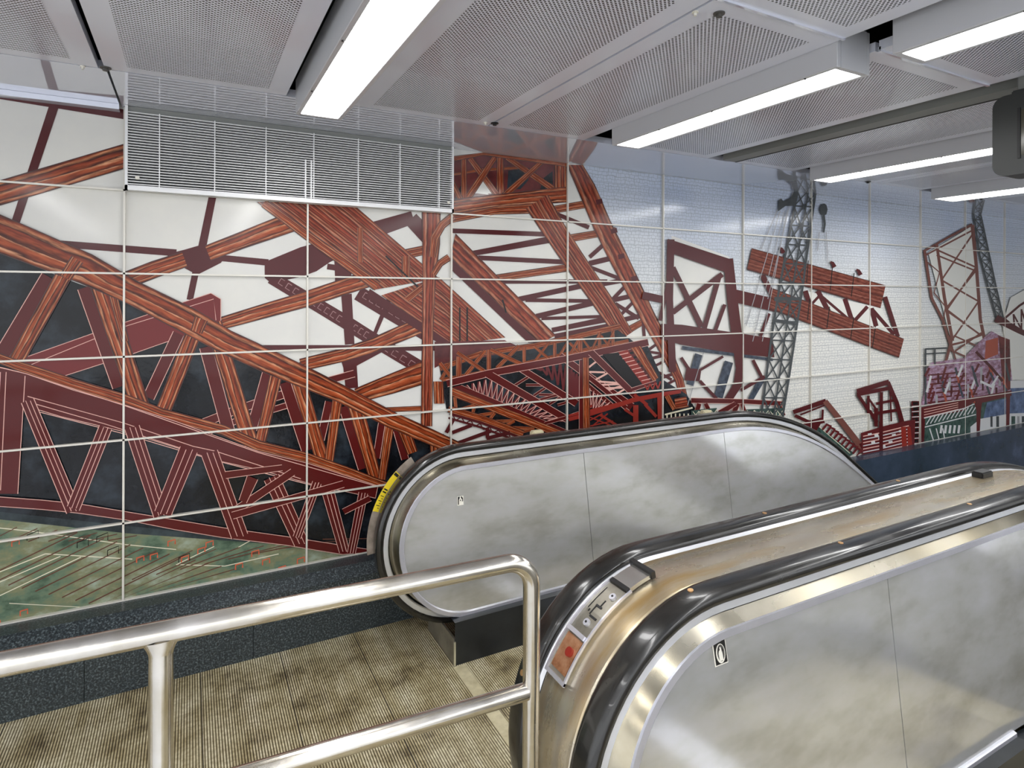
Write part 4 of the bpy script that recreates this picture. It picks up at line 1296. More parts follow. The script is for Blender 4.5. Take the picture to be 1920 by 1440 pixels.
# ------------------------------------------------------------------ ceiling
ceil = None
bm = bmesh.new(); box(bm, -5, 12, -3, WY, 2.52, 2.6); ceil = struct('ceiling', bm, M['void'])
def panel(x0, x1, y0, y1, perf=True, mx=.07, my=.055):
    bm = bmesh.new()
    box(bm, x0, x1, y0, y1, CZ, CZ+.03)
    # rolled edge lip
    if perf:
        vs = [bm.verts.new(p) for p in ((x0+mx,y0+my,CZ-.0006),(x0+mx,y1-my,CZ-.0006),(x1-mx,y1-my,CZ-.0006),(x1-mx,y0+my,CZ-.0006))]
        f = bm.faces.new(vs); f.material_index = 1
        bm.faces.ensure_lookup_table()
    o = link('perforated_panel' if perf else 'border_panel', bm, [M['ceiling'] if perf else M['border'], M['perf']], ceil)
    return o
class _B: pass
xsp = [(-5,-4.73),(-4.72,-3.25),(-3.24,-1.77),(-1.76,-.285),(-.265,.335),(.60,1.222),(1.232,1.765),(1.945,2.625),(2.80,3.36),(3.60,4.2),(4.21,4.785),(5.09,5.7),(5.71,6.30),(6.52,7.2),(7.21,7.9),(7.91,9.3),(9.31,12)]
rows = [(1.172,2.545),(-.21,1.160),(-1.59,-.22),(-2.97,-1.60)]
for j, (y0, y1) in enumerate(rows):
    for x0, x1 in xsp:
        panel(x0, x1, y0, y1)
for x0, x1 in ((-5,-3.2),(-3.19,-1.7),(-1.69,-.262),(-.254,12)):
    panel(x0, x1, 2.551, WY-.001, perf=False)
# bright rolled lips along the cross seams
bm = bmesh.new()
for y in (1.166, -.215):
    for x0, x1 in xsp:
        box(bm, x0, x1, y-.012, y-.003, CZ-.006, CZ+.01)
o = link('seam_lip', bm, M['border'], ceil)
# shallow cover strip where ceiling meets the first tiles
bm = bmesh.new(); box(bm, -5, -.262, WY-.05, WY-.0005, CZ-.022, CZ-.0007); struct('trim_1', bm, M['border'])
# open slot with grey channel
bm = bmesh.new()
box(bm, 2.70, 2.80, 1.10, 2.50, CZ-.012, CZ+.10); 
ch = thing('ceiling_channel', 'long empty grey channel recessed in the ceiling left of the black sign', 'channel', (2.7, 1.8, CZ))
link('channel_body', bm, M['channel'], ch)
bm = bmesh.new(); box(bm, 2.625, 2.70, 1.10, 2.50, CZ+.06, CZ+.07); link('channel_back', bm, M['fixture_dark'], ch)
bm = bmesh.new(); box(bm, 2.795, 2.806, 1.10, 2.50, CZ-.014, CZ+.0); link('gasket', bm, M['black'], ch)

# ------------------------------------------------------------------ ceiling lamps
LZ = 2.31
def lamp(x0, x1, y0, y1, label, group=None, screws=True):
    t = thing('ceiling_light', label, 'ceiling light', ((x0+x1)/2, (y0+y1)/2, LZ), group)
    bm = bmesh.new(); m = .018
    # open-bottom housing: four sides, top and bottom rim
    rbox(bm, x0-m, x0, y0-m, y1+m, LZ, CZ+.06, .002, 1); rbox(bm, x1, x1+m, y0-m, y1+m, LZ, CZ+.06, .002, 1)
    box(bm, x0, x1, y0-m, y0, LZ, CZ+.06); box(bm, x0, x1, y1, y1+m, LZ, CZ+.06); box(bm, x0, x1, y0, y1, CZ+.03, CZ+.06)
    link('housing', bm, M['fixture'], t)
    bm = bmesh.new(); box(bm, x0+.001, x1-.001, y0+.001, y1-.001, LZ+.004, LZ+.016); link('diffuser', bm, M['lens'], t)
    if screws:
        for yy in (y0+.1, y0+.5, y1-.3):
            bm = bmesh.new(); disc(bm, (x0-.009, yy, LZ-.003), .004, .004); link('screw', bm, M['black'], t)
    return t
lamp(.385, .528, 1.22, 2.50, 'large glowing ceiling light fixture above the left grille, nearest the camera')
lamp(1.785, 1.915, 1.20, 2.30, 'glowing ceiling light with a square end cap, in the middle of the ceiling')
lamp(1.840, 1.960, -.20, 1.03, 'glowing ceiling light cut off at the top right corner beside the black gap')
lamp(3.395, 3.555, 1.20, 2.42, 'glowing ceiling light partly hidden behind the black hanging sign')
lamp(4.815, 5.065, 1.20, 2.46, 'farthest glowing ceiling light at the right edge, lowest in the picture')
k = 0
words = ['first', 'second', 'third', 'fourth', 'fifth']
for j, (y0, y1) in enumerate(((-.19,1.0),(-1.5,-.3),(-2.9,-1.7))):  # rows of unseen fixtures added to light the room
    for i, x in enumerate((-2.5,-1.02,.385,1.84,3.395,4.815)):
        if j == 0 and i == 3: continue
        lamp(x, x+.13, y0, y1, 'ceiling light added out of view for room light, %s row behind the camera, %s from the left' % (words[j], ['first','second','third','fourth','fifth','sixth'][i]), 'added ceiling lights behind the camera', False)

# small ceiling fittings
def fitting(x, y, r, m, label, cat, h=.012):
    t = thing('ceiling_sprinkler' if r > .01 else 'ceiling_screw', label, cat, (x, y, CZ-h))
    bm = bmesh.new(); disc(bm, (x, y, CZ-.004), r, .0035); link('flange', bm, m, t, True)
    bm = bmesh.new(); disc(bm, (x, y, CZ-h), r*.5, h-.004); link('stem', bm, m, t, True)
fitting(-.262, 2.53, .018, M['fixture_dark'], 'dark round sprinkler plate beside the left ceiling seam', 'sprinkler')
fitting(-.33, 2.55, .008, M['white'], 'small pale screw head left of the ceiling seam', 'screw')
fitting(1.232, 2.49, .018, M['black'], 'black sprinkler plate where the middle seam meets the glossy border', 'sprinkler')
fitting(1.19, 2.50, .009, M['white'], 'pale screw left of the sprinkler at the middle seam', 'screw')
fitting(1.30, 1.22, .016, M['fixture_dark'], 'grey sprinkler plate near the top edge by the middle seam', 'sprinkler')
fitting(1.235, 1.245, .009, M['white'], 'small round screw beside the grey sprinkler near the top edge', 'screw')
fitting(4.12, 2.53, .018, M['black'], 'dark sprinkler plate far along the glossy border right of the mast', 'sprinkler')
fitting(5.62, 2.53, .018, M['black'], 'farthest dark sprinkler plate under the last ceiling light', 'sprinkler')

# ------------------------------------------------------------------ hanging sign
t = thing('hanging_sign', 'black rounded sign box hanging from the ceiling at the right edge', 'sign', (2.64, .75, 2.03))
bm = bmesh.new()
b2 = bmesh.new(); cr = .04; ol = []
for cy, cz, a0 in ((1.135-cr, 2.325-cr, 0), (.30+cr, 2.325-cr, 90), (.30+cr, 2.035+cr, 180), (1.135-cr, 2.035+cr, 270)):
    for k in range(9):
        a = math.radians(a0+k*90/8); ol.append((cy+cr*math.cos(a), cz+cr*math.sin(a)))
fa = [b2.verts.new((2.60, y, z)) for y, z in ol]; fb = [b2.verts.new((2.72, y, z)) for y, z in ol]
b2.faces.new(fa); b2.faces.new(fb[::-1])
for k in range(len(ol)): b2.faces.new((fa[k], fa[(k+1)%len(ol)], fb[(k+1)%len(ol)], fb[k]))
link('sign_box', b2, M['sign'], t, True)
bm = bmesh.new(); box(bm, 2.5975, 2.6, .40, 1.047, 2.10, 2.262); link('display', bm, mat('display_glass', (66, 64, 52), .15), t)
bm = bmesh.new(); box(bm, 2.596, 2.6, 1.049, 1.058, 2.09, 2.27); link('display_frame', bm, M['black'], t)
bm = bmesh.new(); rbox(bm, 2.63, 2.69, .95, 1.09, 2.32, 2.345, .004); link('bracket', bm, M['sign'], t)
bm = bmesh.new(); rbox(bm, 2.64, 2.68, 1.03, 1.075, 2.34, 2.50, .004); link('hanger', bm, M['channel'], t)

# ------------------------------------------------------------------ mural
mural = thing('tile_mural', 'wide enamel tile mural of red steel trusses and cranes under a pale sky', 'mural', (3.9, WY, .287))
GX0, GDX, GZ0, GDZ = -.2451, .7434, CZ, .35164
STEP = .000012
OUT = {'O': 'DK', 'O2': 'DK', 'O3': 'DK', 'B': 'DK', 'R': 'L', 'F': 'L', 'M': None, 'V': None}
bms = {}
depth = [0]
def lay(pi, code, pts, uvs=None):
    bm, used, uvl = bms[pi]
    if code not in used: used.append(code)
    depth[0] += 1; y = WY - .0006 - depth[0]*STEP
    vs = [bm.verts.new((x, y, max(min(z, CZ-.0008), .3005))) for x, z in pts]
    try: f = bm.faces.new(vs)
    except ValueError: return
    f.material_index = used.index(code)
    for i, lp in enumerate(f.loops):
        lp[uvl].uv = uvs[i] if uvs else (vs[i].co.x, vs[i].co.z)
    f.normal_update()
    if f.normal.y > 0: f.normal_flip()
def dec(s):
    v = [int(k)/2000 for k in s.split(',')]
    return [(v[i], v[i+1]) for i in range(0, len(v), 2)]
def ex(a, b, t):
    d = math.hypot(a[0]-b[0], a[1]-b[1]) or 1
    return (a[0]+(a[0]-b[0])/d*t, a[1]+(a[1]-b[1])/d*t)
for line in MURAL.split('\n'):
    p = line.split('|'); pi = int(p[0]); code = p[1]
    if pi not in bms:
        b = bmesh.new(); bms[pi] = (b, [], b.loops.layers.uv.new('UVMap'))
    if len(p) == 3:
        pts = dec(p[2])
        lay(pi, code, pts)
        if code in ('F', 'R', 'P'):
            for i in range(len(pts)):
                a, b_ = pts[i], pts[(i+1) % len(pts)]
                l = math.hypot(b_[0]-a[0], b_[1]-a[1]) or 1; nx, nz = -(b_[1]-a[1])/l*.0013, (b_[0]-a[0])/l*.0013
                lay(pi, 'L', [(a[0]+nx, a[1]+nz), (b_[0]+nx, b_[1]+nz), (b_[0]-nx, b_[1]-nz), (a[0]-nx, a[1]-nz)])
    else:
        A, B = dec(p[2]), dec(p[3])
        oc = OUT.get(code)
        if oc:
            wdt = math.hypot(A[0][0]-B[0][0], A[0][1]-B[0][1])
            t_ = .0026 if wdt > .02 else .0016
            A2 = [ex(a, b_, t_) for a, b_ in zip(A, B)]; B2 = [ex(b_, a, t_) for a, b_ in zip(A, B)]
            for i in range(len(A)-1): lay(pi, oc, [A2[i], A2[i+1], B2[i+1], B2[i]])
        wm = sum(math.hypot(a[0]-b_[0], a[1]-b_[1]) for a, b_ in zip(A, B))/len(A)
        nr = max(1, round(wm/.085)); s = random.random()*30; s0 = int(random.random()*20)
        for i in range(len(A)-1):
            l = math.hypot(A[i+1][0]-A[i][0], A[i+1][1]-A[i][1])
            lay(pi, code, [A[i], A[i+1], B[i+1], B[i]], [(s, s0+.001), (s+l, s0+.001), (s+l, s0+nr-.001), (s, s0+nr-.001)])
            s += l
for pi, (b, used, uvl) in sorted(bms.items()):
    bmesh.ops.triangulate(b, faces=[f for f in b.faces if len(f.verts) > 4])
    me = bpy.data.meshes.new(MURAL_PARTS[pi]); b.to_mesh(me); b.free()
    for c in used: me.materials.append(E[c])
    o = bpy.data.objects.new(MURAL_PARTS[pi], me); C.objects.link(o); o.parent = mural; o.location = -mural.location
def joint(x0, x1, z0, z1):
    bm = bmesh.new(); box(bm, x0, x1, WY-.0175, WY-.0005, z0, z1); link('joint_strip', bm, M['joint'], mural)
JW = .0038
for i in range(1, 6):
    z = GZ0-GDZ*i; joint(-5, 10, z-JW, z+JW)
joint(-5, 10, .3005, .3055)
for i in range(-6, 14):
    x = GX0+GDX*i
    if i == 1: joint(x-JW, x+JW, .306, GZ0-GDZ-JW)
    else: joint(x-JW, x+JW, .306, CZ-.001)

# ------------------------------------------------------------------ ventilation grille
gx0, gx1, gz0, gz1 = GX0+.004, GX0+2*GDX-.004, GZ0-GDZ-.002, CZ-.001
g = thing('ventilation_grille', 'wide aluminium louvre grille with thin horizontal slats above the mural', 'grille', ((gx0+gx1)/2, WY, gz0))
bm = bmesh.new(); box(bm, gx0, gx1, WY-.024, WY-.018, gz0, gz1); link('backing', bm, M['grille_void'], g)
bm = bmesh.new()
box(bm, gx0, gx1, WY-.052, WY-.024, gz0, gz0+.020); box(bm, gx0, gx0+.010, WY-.052, WY-.024, gz0, gz1); box(bm, gx1-.010, gx1, WY-.052, WY-.024, gz0, gz1)
link('frame', bm, M['slat'], g)
bm = bmesh.new(); box(bm, gx0+.01, gx1-.01, WY-.040, WY-.024, gz1-.022, gz1); link('top_rail', bm, M['channel'], g)
ns = 27
for i in range(ns):
    z = gz0+.026+(gz1-.026-gz0-.026)*i/(ns-1)
    bm = bmesh.new(); box(bm, gx0+.01, gx1-.01, WY-.050, WY-.026, z-.0017, z+.0017); link('slat', bm, M['slat'], g)
for i in range(7):
    x = gx0+.125+i*.212
    if x < gx1-.02:
        bm = bmesh.new(); box(bm, x-.002, x+.002, WY-.0515, WY-.026, gz0+.02, gz1-.02); link('mullion', bm, M['slat'], g)
for dx in (-.016, .010):
    bm = bmesh.new(); x = GX0+GDX+dx; box(bm, x-.003, x+.003, WY-.0517, WY-.026, gz0+.02, gz1-.15); link('mullion', bm, M['slat'], g)
for x in (gx0+.045, gx1-.03):
    bm = bmesh.new(); rbox(bm, x-.008, x+.008, WY-.056, WY-.050, gz0+.045, gz0+.06, .002); link('latch', bm, M['white'], g)

# ------------------------------------------------------------------ guard rail
gr = thing('guard_rail', 'polished steel tube guard rail with a rounded corner in the foreground beside the escalator', 'railing', (.0, 1.23, 0))
RR = .0195
def ry(x): return 1.2345 - .0600*x
def bend(p0, pc, p1, r, n=10):
    a = (Vector(p0)-Vector(pc)).normalized(); b = (Vector(p1)-Vector(pc)).normalized(); pc = Vector(pc)
    c = pc+(a+b)*r
    return [c - b*r*math.cos(k*PI/2/n) - a*r*math.sin(k*PI/2/n) for k in range(n+1)]
XE = .688
top = [(-1.6, ry(-1.6), 1.0)] + bend((-1.6, ry(-1.6), 1.0), (XE, ry(XE), 1.0), (XE, ry(XE), 0), .062) + [(XE, ry(XE), .0)]
bm = bmesh.new(); tube(bm, top, RR, 28); link('top_rail', bm, M['steel_tube'], gr, True)
bm = bmesh.new(); tube(bm, [(-1.6, ry(-1.6), .702), (XE-.012, ry(XE), .702)], RR*.95, 28); link('middle_rail', bm, M['steel_tube'], gr, True)
for x in (-.043, -.79, -1.55):
    bm = bmesh.new(); tube(bm, [(x, ry(x), 0), (x, ry(x), .99)], RR, 28); link('post', bm, M['steel_tube'], gr, True)
    bm = bmesh.new(); rr_ = [.034, .028, .0235, .0205, .0192]; rings = []
    for q, r_ in enumerate(rr_): rings.append([bm.verts.new((x+r_*math.cos(2*PI*k/24), ry(x)+min(r_, .0196)*math.sin(2*PI*k/24), .990-q*.0075)) for k in range(24)])
    for q in range(4):
        for k in range(24): bm.faces.new((rings[q][k], rings[q][(k+1)%24], rings[q+1][(k+1)%24], rings[q+1][k]))
    link('weld', bm, M['steel_tube'], gr, True)
for x in (-.043, XE):
    bm = bmesh.new(); disc(bm, (x, ry(x), 0), .045, .008); link('base_flange', bm, M['steel_tube'], gr, True)

# ------------------------------------------------------------------ escalators
CX, CCZ, CR = 1.112, .502, .404
XT, RB, ANG = 2.78, 2.0, math.radians(35)
def prof(d, a0=270, bottom=None, xend=6.3, cx=CX):
    """side outline of a balustrade, d metres inside the handrail's outer line"""
    pts = []
    r = CR-d
    if bottom: pts += [(bottom - (bottom-cx)*k/8, CCZ-r) for k in range(8)]
    for k in range(33):
        a = math.radians(a0 + (90-a0)*k/32); pts.append((cx+r*math.cos(a), CCZ+r*math.sin(a)))
    for k in range(1, 9): pts.append((cx+(XT-cx)*k/8, CCZ+r))
    zc = CCZ+CR-RB
    for k in range(1, 13):
        a = PI/2-ANG*k/12; pts.append((XT+(RB-d)*math.cos(a), zc+(RB-d)*math.sin(a)))
    x, z = pts[-1]; pts.append((xend, z-(xend-x)*math.tan(ANG)))
    return pts
def lean(z, y0, y1): 
    return y0+(y1-y0)*max(-4, min(1, (z-.1)/.72))
def sweep(name, d_y, m, parent, a0=270, bottom=None, closed=False, smooth=True, label=None, cx=CX):
    """d_y: list of (offset inside, y or y(z))"""
    bm = bmesh.new(); rails = []
    for d, y in d_y:
        rails.append([bm.verts.new((x, y(z) if callable(y) else y, z)) for x, z in prof(d, a0, bottom, cx=cx)])
    n = len(rails); m_ = len(rails[0])
    for i in range(n if closed else n-1):
        a, b = rails[i], rails[(i+1) % n]
        for k in range(m_-1): bm.faces.new((a[k], a[k+1], b[k+1], b[k]))
    if closed:
        bm.faces.new([r[0] for r in rails]); bm.faces.new([r[-1] for r in rails][::-1])
    return link(name, bm, m, parent, smooth, label)
def handrail(y0, y1, parent, label=None):
    w = .012
    sec = [(.030, y0+.004), (.018, y0), (.008, y0+.003), (.0015, y0+w), (0, y0+w*1.8), (0, y1-w*1.8), (.0015, y1-w), (.008, y1-.003), (.018, y1), (.030, y1-.004)]
    return sweep('handrail', sec, M['rubber'], parent, closed=True, label=label)
def zlow(x, base):
    """lower edge of the inner panels: level, then down the slope"""
    x1 = 2.35
    R_ = 2.0
    if x < x1: return base
    if x < x1+R_*math.sin(ANG): return base-(R_-math.sqrt(R_*R_-(x-x1)**2))
    return base-(R_-R_*math.cos(ANG))-(x-x1-R_*math.sin(ANG))*math.tan(ANG)
def inner_side(parent, yb, yt, yh0, s, joints, tilt=.03, detail=True):
    """s=-1: the panel faces the camera side (-y); yb/yt its y at the bottom and top; yh0 the near face of the handrail"""
    Y = lambda z: lean(z, yb, yt)
    sweep('guide_rail', [(.026, yh0+.012*(-s)), (.030, yh0+.006*(-s)), (.050, yh0+.006*(-s)), (.054, yh0+.012*(-s))], M['guide'], parent)
    sweep('gap_strip', [(.054, yh0+.020*(-s)), (.059, yh0+.020*(-s))], M['black'], parent)
    sweep('trim_band', [(.058, yh0+.014*(-s)), (.064, yh0+.008*(-s)), (.082, lambda z: Y(z)+.006*s)], M['band'], parent)
    sweep('panel_rim', [(.080, lambda z: Y(z)+.004*(-s)), (.081, lambda z: Y(z)+.010*s), (.098, lambda z: Y(z)+.010*s), (.101, lambda z: Y(z)+.004*s), (.101, lambda z: Y(z)+.004*(-s))], M['rim'], parent, bottom=2.35)
    outl = prof(.099)
    top = outl[:]
    i0 = 0
    # panels between joints
    zb = CCZ-(CR-.099)
    edges = [None]+joints+[5.6]
    def ztop(x):
        for (xa, za), (xb, zb_) in zip(outl[32:], outl[33:]):
            if xa <= x <= xb: return za+(zb_-za)*(x-xa)/(xb-xa)
        return outl[-1][1]
    for a, b in zip(edges, edges[1:]):
        bm = bmesh.new()
        if a is None:
            pts = [p for p in outl if p[0] <= CX+1e-6][:33] + [(b-tilt*0-.0015, ztop(b))]
            n = 6
            pts += [(b+tilt-.0015, zlow(b, zb))]
        else:
            n = 14; a2, b2 = a+.0015, b-.0015
            pts = [(a2+(b2-a2)*k/n, ztop(a2+(b2-a2)*k/n)) for k in range(n+1)]
            pts += [(b2+tilt-(b2-a2)*k/n, zlow(b2+tilt-(b2-a2)*k/n, zb)) for k in range(n+1)]
        f = [bm.verts.new((x, Y(z), z)) for x, z in pts]
        bk = [bm.verts.new((x, Y(z)+.006*(-s), z)) for x, z in pts]
        bm.faces.new(f); bm.faces.new(bk[::-1])
        for k in range(len(f)): bm.faces.new((f[k], f[(k+1)%len(f)], bk[(k+1)%len(f)], bk[k]))
        bmesh.ops.triangulate(bm, faces=[q for q in bm.faces if len(q.verts) > 4])
        link('inner_panel', bm, M['panel'], parent)
    # dark sheet behind the joints
    bm = bmesh.new()
    for a in joints:
        q = [(a-.02, ztop(a)-.01), (a+.02, ztop(a)-.01), (a+tilt+.02, zlow(a, zb)+.01), (a+tilt-.02, zlow(a, zb)+.01)]
        bm.faces.new([bm.verts.new((x, Y(z)+.007*(-s), z)) for x, z in q])
    link('joint_backing', bm, M['black'], parent)
    # skirt
    bm = bmesh.new(); xsk = [1.012, 1.3, 1.8, 2.35, 2.6, 2.85, 3.1, 3.35, 3.5, 5.6]; ys = yb+.038*s
    up_ = [(x, zlow(x, zb-.012)) for x in xsk]; dn = [(x, zlow(x, 0)-(.0 if x < 1.7 else .12)) for x in xsk]
    vs1 = [bm.verts.new((x, ys, z)) for x, z in up_]; vs2 = [bm.verts.new((x, ys, z)) for x, z in dn]; vs3 = [bm.verts.new((x, yb-.01*s, z)) for x, z in up_]
    for k in range(len(xsk)-1):
        bm.faces.new((vs1[k], vs1[k+1], vs2[k+1], vs2[k])); bm.faces.new((vs1[k], vs1[k+1], vs3[k+1], vs3[k]))
    link('skirt', bm, M['skirt'], parent)
def stepband(parent, y0, y1):
    bm = bmesh.new(); rbox(bm, 1.61, 1.75, y0+.01, y1-.01, -.002, .003, .0005, 1); link('comb_strip', bm, M['comb'], parent)
    bm = bmesh.new(); box(bm, WELL+.001, 1.95, y0, y1, -.03, -.002); link('comb_plate', bm, M['smooth_floor'], parent)
    x = 1.95; z = -.012
    k = 0
    while x < 5.6:
        drop = 0 if x < 2.5 else (.12 if x < 2.9 else .28)
        z -= drop
        bm = bmesh.new(); rbox(bm, x, x+.402, y0+.004, y1-.004, z-.3, z, .004, 1); link('step', bm, M['floor'], parent)
        x += .404
def base_end(parent, y0, y1, s):
    bm = bmesh.new(); box(bm, 1.010, 1.014, y0, y1, 0, .115); link('end_plate', bm, M['steel_plain'], parent)

escA = thing('escalator', 'escalator beside the mural with steel balustrade, black handrail and rounded end', 'escalator', (1.1, 1.9, 0))
YBt, YTp = 2.452, 2.522
handrail(2.553, 2.625, escA, 'black handrail nearest the mural')
inner_side(escA, YBt, YTp, 2.553, -1, [1.752, 2.735])
# back side of the far balustrade
bm = bmesh.new(); o_ = prof(.05)[:33]+[(XT, prof(.05)[40][1])]
pts = prof(.05); f = [bm.verts.new((x, 2.618, z)) for x, z in pts] + [bm.verts.new((6.3, 2.618, -2.9)), bm.verts.new((3.2, 2.618, -.6)), bm.verts.new((2.2, 2.618, .1))]
bm.faces.new(f); bmesh.ops.triangulate(bm, faces=bm.faces[:]); link('outer_panel', bm, M['panel'], escA)
bm = bmesh.new(); box(bm, 1.01, 1.018, 2.418, 2.74, 0, .112); link('end_plate', bm, M['steel_plain'], escA)
bm = bmesh.new(); box(bm, 1.006, 1.014, 2.408, 2.416, 0, .106); link('corner_strip', bm, M['steel_edge'], escA)
bm = bmesh.new()
for k in range(24):
    x0 = 1.12+k*.075
    if x0 > 2.8: break
box(bm, 1.12, 2.9, 2.64, 2.868, .70, .745)
link('outer_deck', bm, M['steel_plain'], escA)
bm = bmesh.new(); box(bm, 1.14, 2.9, 2.74, 2.75, 0, .70); link('outer_casing', bm, M['steel_plain'], escA)
for x, w in ((1.655, 'left'), (2.90, 'right')):
    o = bmesh.new(); rbox(o, x-.035, x+.035, 2.80, 2.84, .746, .868, .006)
    tag(link('stop_block', o, M['beige']), 'small beige block standing behind the far handrail, the %s' % ('one nearer the rounded end' if w == 'left' else 'one further along near the bend'), 'block')
# guard with yellow label behind the rounded end
bm = bmesh.new()
def arcstrip(bm, r0, r1, a0, a1, y, n=16, cx=CX, cz=CCZ, th=.004):
    A = []
    for k in range(n+1):
        a = math.radians(a0+(a1-a0)*k/n)
        A.append([bm.verts.new((cx+r*math.cos(a), yy, cz+r*math.sin(a))) for r, yy in ((r0, y), (r1, y), (r1, y+th), (r0, y+th))])
    for k in range(n):
        for i in range(4): bm.faces.new((A[k][i], A[k][(i+1)%4], A[k+1][(i+1)%4], A[k+1][i]))
    bm.faces.new(A[0]); bm.faces.new(A[-1][::-1])
arcstrip(bm, .37, .426, 122, 186, 2.632)
gd = link('newel_guard', bm, M['guard'], escA, False, 'translucent looking brown guard strip')
bm = bmesh.new(); arcstrip(bm, .400, .427, 134, 160, 2.6305, th=.001); lb = link('warning_label', bm, M['yellow'], escA, False, 'yellow warning label with black marks')
bm = bmesh.new()
arcstrip(bm, .402, .425, 134.5, 136.3, 2.6295, 3, th=.001)
for a in (145.5, 147.2): arcstrip(bm, .404, .422, a, a+.8, 2.6295, 2, th=.001)
for k in range(6): arcstrip(bm, .405, .412 if k % 2 else .421, 150+k*1.5, 150.4+k*1.5, 2.6295, 2, th=.001)
o = link('label_print', bm, M['black'], escA)

# near side of that escalator, the deck shared with the next one
handrail(1.283, 1.357, escA, 'black handrail on the far edge of the middle deck')
inner_side(escA, 1.42, 1.37, 1.357, 1, [1.752, 2.735])
NC = CX
def deck(parent):
    Rz = .016
    sweep('deck_strip', [(.020, 1.284), (.016, 1.276), (.022, 1.266)], M['guide'], parent, a0=225)
    sweep('deck_seam', [(.024, 1.268), (.024, 1.262)], M['black'], parent, a0=225)
    sweep('deck_cover', [(.022, 1.263), (.016, 1.255), (.016, 1.105), (.022, 1.098)], M['deck'], parent, a0=225)
    bm = bmesh.new(); d = .018; r = CR-d; a = math.radians(225); x, z = CX+r*math.cos(a), CCZ+r*math.sin(a)
    box(bm, x, x+.01, 1.10, 1.28, 0, z); link('newel_front', bm, M['steel_plain'], parent)
    bm = bmesh.new(); box(bm, 1.02, WELL, 1.10, 1.27, 0, .11); link('newel_base', bm, M['skirt'], parent)
deck(escA)
bm = bmesh.new(); rbox(bm, 2.72, 2.80, 1.215, 1.255, CCZ+CR-.02, CCZ+CR+.006, .004); link('deck_knob', bm, M['black'], escA)
# control panel on the rounded front of the deck
def bent(bm, s0, s1, y0, y1, h0, h1, n=6, rr=.388):
    """plate lying on the rounded deck front: s0..s1 angles in degrees"""
    A = []
    for k in range(n+1):
        a = math.radians(s0+(s1-s0)*k/n)
        A.append([bm.verts.new((CX+(rr+h)*math.cos(a), y, CCZ+(rr+h)*math.sin(a))) for y, h in ((y0, h0), (y1, h0), (y1, h1), (y0, h1))])
    for k in range(n):
        for i in range(4): bm.faces.new((A[k][i], A[k][(i+1)%4], A[k+1][(i+1)%4], A[k+1][i]))
    bm.faces.new(A[0]); bm.faces.new(A[-1][::-1])
def onarc(bm, deg, y, r, h0, h1, seg=18):
    a = math.radians(deg); n = Vector((math.cos(a), 0, math.sin(a))); c = Vector((CX, y, CCZ))
    tube(bm, [c+n*(.388+h0), c+n*(.388+h1)], r, seg)
bm = bmesh.new(); bent(bm, 112, 150, 1.178, 1.256, -.002, .006, 8); cp = link('control_panel', bm, M['steel_plain'], escA, False, 'steel control plate with key switches and a red button')
bm = bmesh.new()
for y0, y1 in ((1.176, 1.181), (1.253, 1.258)): bent(bm, 112, 151, y0, y1, .006, .012, 8)
bent(bm, 150, 151.2, 1.176, 1.258, .006, .012, 2)
link('plate_edge', bm, M['rim'], cp)
bm = bmesh.new(); bent(bm, 102, 112, 1.182, 1.250, .004, .014, 3); link('hinged_cover', bm, M['steel_edge'], cp)
bm = bmesh.new(); bent(bm, 100.6, 102.4, 1.176, 1.262, .004, .022, 2); link('hinge', bm, M['black'], cp)
bm = bmesh.new(); bent(bm, 112, 113.6, 1.182, 1.250, .006, .016, 2); link('hinge', bm, M['black'], cp)
bm = bmesh.new(); bent(bm, 136.5, 148.5, 1.186, 1.246, .006, .009, 4); link('button_plate', bm, M['copper'], cp)
bm = bmesh.new(); bent(bm, 134.5, 136, 1.182, 1.250, .006, .018, 2); link('divider', bm, M['rim'], cp)
bm = bmesh.new(); onarc(bm, 141.5, 1.205, .011, .008, .016); link('stop_button', bm, M['red'], cp, True)
for dg, y in ((130.5, 1.212), (118.0, 1.203)):
    bm = bmesh.new(); onarc(bm, dg, y, .009, .006, .013); ks = link('key_switch', bm, M['rim'], cp, True)
    bm = bmesh.new(); onarc(bm, dg, y, .003, .013, .0145, 8); link('keyhole', bm, M['black'], ks)
bm = bmesh.new(); bent(bm, 127.5, 128.3, 1.196, 1.222, .006, .0075, 1); bent(bm, 124, 127.6, 1.224, 1.227, .006, .0075, 2); bent(bm, 123.2, 124, 1.206, 1.228, .006, .0075, 1); bent(bm, 120.5, 124, 1.212, 1.215, .006, .0075, 2)
bent(bm, 126, 127, 1.234, 1.237, .006, .0075, 1); bent(bm, 116, 126, 1.243, 1.2445, .006, .0075, 3)
link('engraved_marks', bm, M['black'], cp)
# brass plugs set in the handrails
def plugs(y, degs, xs_, parent, m='brass'):
    for d_ in degs:
        bm = bmesh.new(); a = math.radians(d_); n = Vector((math.cos(a), 0, math.sin(a))); c = Vector((CX, y, CCZ))
        tube(bm, [c+n*(CR-.004), c+n*(CR+.0015)], .007, 14); link('brass_plug', bm, M[m], parent, True)
    for x in xs_:
        bm = bmesh.new(); disc(bm, (x, y, CCZ+CR-.004), .007, .0055, seg=14); link('brass_plug', bm, M[m], parent, True)
stepband(escA, 1.425, 2.41)
plugs(1.325, (158,), (1.62, 2.35), escA)

escB = thing('escalator', 'nearest escalator at the lower right, stainless steel side panel under a black handrail', 'escalator', (1.1, .5, 0))
handrail(1.018, 1.094, escB, 'black handrail on the near edge of the middle deck')
inner_side(escB, .955, 1.012, 1.018, -1, [1.742, 2.735], tilt=.03)
plugs(1.066, (99,), (1.615, 2.3), escB)
sweep('deck_strip', [(.020, 1.0925), (.0165, 1.0945), (.022, 1.0975)], M['guide'], escB, a0=225)
stepband(escB, -.07, .917)
